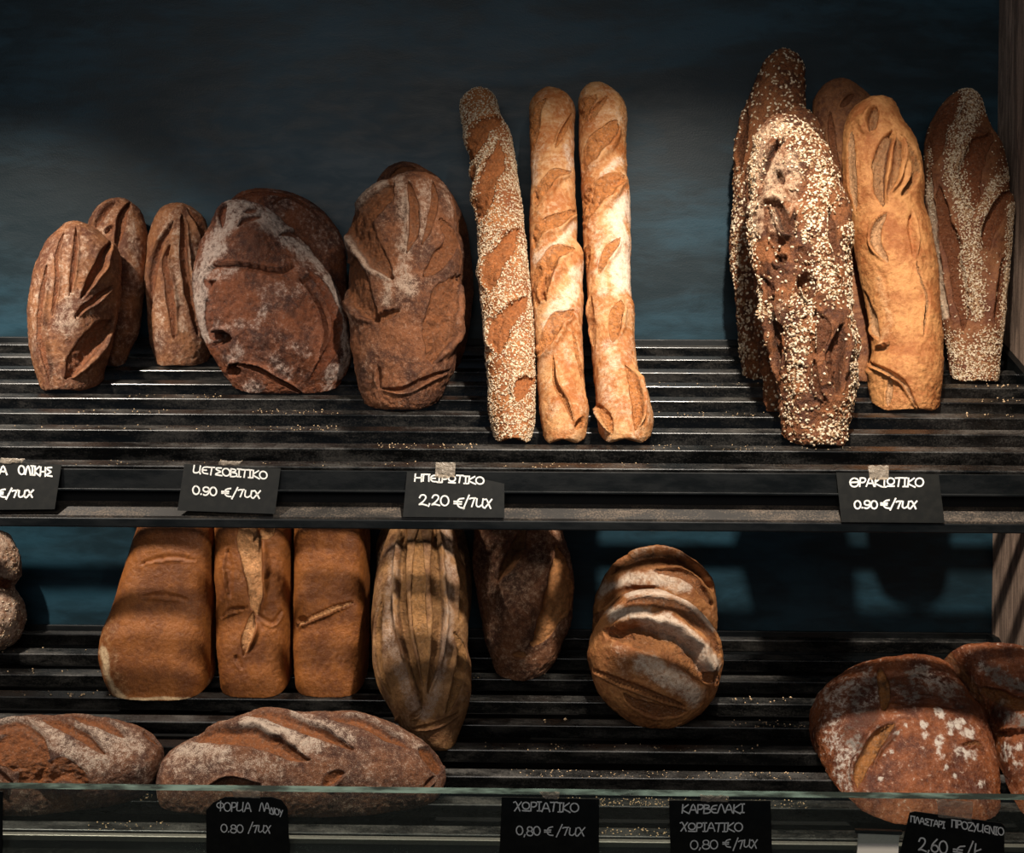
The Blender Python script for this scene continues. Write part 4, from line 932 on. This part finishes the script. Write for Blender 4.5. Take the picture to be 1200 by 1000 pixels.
card('black price card reading 2,20 under the striped country loaf', [(477,553),(545,557),(591,567),(591,607),(472,606)], upper_surf, NU,
     [('ΗΠΕΙΡΩΤΙΚΟ', 486, 564, 567, 567.5, 8.5, 1.7), ('2,20', 491, 592, 526, 592.5, 12, 1.8), ('€', 532, 595, 544, 596, 12, 1.8), ('/τμχ', 543, 594, 576, 596, 12, 1.8)],
     [(511,542),(534,542),(533,560),(510,560)], upper_surf, GU)
card('black price card reading 0.90 at the right end of the upper row', [(980,554),(1100,556),(1107,613),(986,612)], upper_surf, NU,
     [('ΘΡΑΚΙΩΤΙΚΟ', 996, 571, 1082, 570, 10, 1.8), ('0.90', 1001, 596, 1028, 596.5, 9.5, 1.9), ('€/τμχ', 1032, 596, 1074, 597, 10, 1.9)],
     [(1017,546),(1041,546),(1041,562),(1019,562)], upper_surf, GU)
LL = -tl
card('sliver of a black price card at the left end of the glass guard', [(-90,928),(3.5,928),(2.5,1006),(-90,1006)], lower_surf, LL, [('0,80€/τμχ', -80, 985, -12, 985, 11, 1.5)], None, None, GL)
card('black clipped-corner price card reading 0.80 in front of the long floured loaf', [(241.5,950),(250,941),(264,934.5),(318,934.5),(330,938),(337,948),(340,1008),(242,1008)], lower_surf, LL,
     [('ΦΟΡΜΑ', 254, 950, 294, 951, 10.5, 1.3), ('ΛΑ', 304, 950, 316, 951, 10, 1.2), ('ΔιΟΥ', 316, 953, 331, 957, 7.5, 1.2), ('0.80', 259, 975, 285, 976, 9.5, 1.3), ('/τμχ', 291, 975, 317, 976, 10, 1.3)],
     [(272,925),(305,926),(305,935),(274,934)], lower_surf, GL)
card('black price card with two written lines on the glass, bottom centre', [(588,934.5),(702,937),(702,1008),(585,1008)], lower_surf, LL,
     [('ΧΩΡΙΑΤΙΚΟ', 602, 950, 678, 951.5, 10.5, 1.5), ('0,80', 605, 978, 633, 979.5, 10.5, 1.4), ('€', 638, 979, 648, 979, 10.5, 1.4), ('/τμχ', 652, 978.5, 685, 980, 11, 1.4)],
     [(632,927),(656,928),(654,936),(640,936)], lower_surf, GL)
card('black price card with three written lines on the glass', [(784,938.5),(903,939),(905,1008),(786,1008)], lower_surf, LL,
     [('ΚΑΡΒΕΛΑΚΙ', 799, 953, 872, 952.5, 10, 1.5), ('ΧΩΡΙΑΤΙΚΟ', 797, 974, 870, 974.5, 10, 1.5), ('0,80', 809, 995, 841, 995, 10.5, 1.4), ('€', 847, 993, 856, 993, 9.5, 1.4), ('/τμχ', 859, 994, 887, 993.5, 11, 1.4)],
     [(820,931),(854,932),(853,940),(822,939)], lower_surf, GL)
card('tilted black price card reading 2,60 on the glass before the large glossy loaf', [(1066,953),(1072,951.5),(1173,965),(1177,968),(1177,1008),(1053,1008)], lower_surf, LL,
     [('ΠΛΑΣΤΑΡΙ', 1067, 963.5, 1107, 970.5, 7.5, 1.3), ('ΠΡΟΖΥΜΕΝΙΟ', 1115, 969.5, 1176, 979.5, 9, 1.4), ('2,60', 1076, 997, 1110, 1000, 15, 1.8), ('€', 1117, 1003, 1131, 1005, 14, 1.7), ('/κ', 1132, 1003, 1150, 1005, 15, 1.7)],
     [(1097,937),(1140,939),(1138,961),(1099,957)], lower_surf, GL)

# pale plastic label holder clipped under the glass, lower right
hp = np.array([(1006,977),(1054,979),(1052,1010),(1004,1010)], float)
def holder_surf(px, py):
    return at(px, py, -DEPTH - 0.030)
P = holder_surf(hp[:, 0], hp[:, 1]); org = tuple(P.mean(0))
root = empty('label_holder', org); tag(root, 'blank pale plastic label holder left of the tilted price card', 'label holder')
v, f = slab(P, (0, -1, 0), 0.003); mesh_obj('plate', v, f, plain('pale_plastic', '#C2BCB2', 0.45).m, root, org)
ct = np.array([(1003,973),(1058,975),(1057,979),(1003,977)], float); P = at(ct[:, 0], ct[:, 1], -DEPTH - 0.032)
v, f = slab(P, (0, -1, 0), 0.006); mesh_obj('clip', v, f, M_FRAME, root, org)

# ------------------------------------------------------------------ crumbs and flour fallen on the slats
def crumbs(name, label, shelf, zones):
    V, F = [], []; rg = np.random.default_rng(21)
    b = np.array([(1,0,0),(-1,0,0),(0,1,0),(0,-1,0),(0,0,1),(0,0,-1)], float)
    bf = [(0,2,4),(2,1,4),(1,3,4),(3,0,4),(2,0,5),(1,2,5),(3,1,5),(0,3,5)]
    ys = [-0.008 - (DEPTH - 0.016) * i / 8 for i in range(9)]
    for (x0, x1, row, cnt, size) in zones:
        for _ in range(cnt):
            px = rg.uniform(x0, x1)
            y = ys[row] + rg.uniform(-0.007, 0.007)
            z0 = float(shelf.z(y)); r = size * rg.uniform(0.4, 1.3)
            # x from the pixel column at that depth
            ry = rays(np.array(px), np.array(500.0)); X = float(CAM[0] + ry[0] * (y - CAM[1]) / ry[1])
            p = b * r * rg.uniform(0.6, 1.2, (6, 1)) + [X, y, z0 + r * 0.7]
            n = len(V); V += list(p); F += [tuple(n + i for i in t) for t in bf]
    org = (0, -0.2, float(shelf.z(-0.2)))
    tag(mesh_obj(name, V, F, M_CRUMB, origin=org), label, 'crumbs', None, 'stuff')
crumbs('bread_crumbs', 'fallen bread crumbs and seeds on the upper slats', UPPER,
       [(1130,1195,3,10,.0016),(1150,1195,4,10,.0015),(1110,1195,5,10,.0014),(290,400,5,40,.0009),(310,400,6,30,.0009),(440,560,7,50,.0009),(740,900,5,30,.0009),(740,900,3,20,.0009),(760,1000,7,40,.0008),(0,300,6,25,.0008),(150,260,4,25,.0009),(60,200,5,20,.0009),(590,760,8,30,.0008),(0,500,8,40,.0007)])
crumbs('bread_crumbs', 'fallen bread crumbs and flour on the lower slats', LOWER,
       [(0,140,3,16,.0016),(0,120,1,6,.0016),(0,140,2,10,.0012),(850,950,3,18,.0014),(850,950,4,30,.0010),(600,950,6,120,.0009),(640,950,7,140,.0009),(560,900,5,40,.0010),(640,670,4,3,.0022),(100,200,8,30,.0011),(140,180,7,20,.0012),(700,790,8,60,.0010),(700,790,7,60,.0010),(520,640,2,10,.001)])
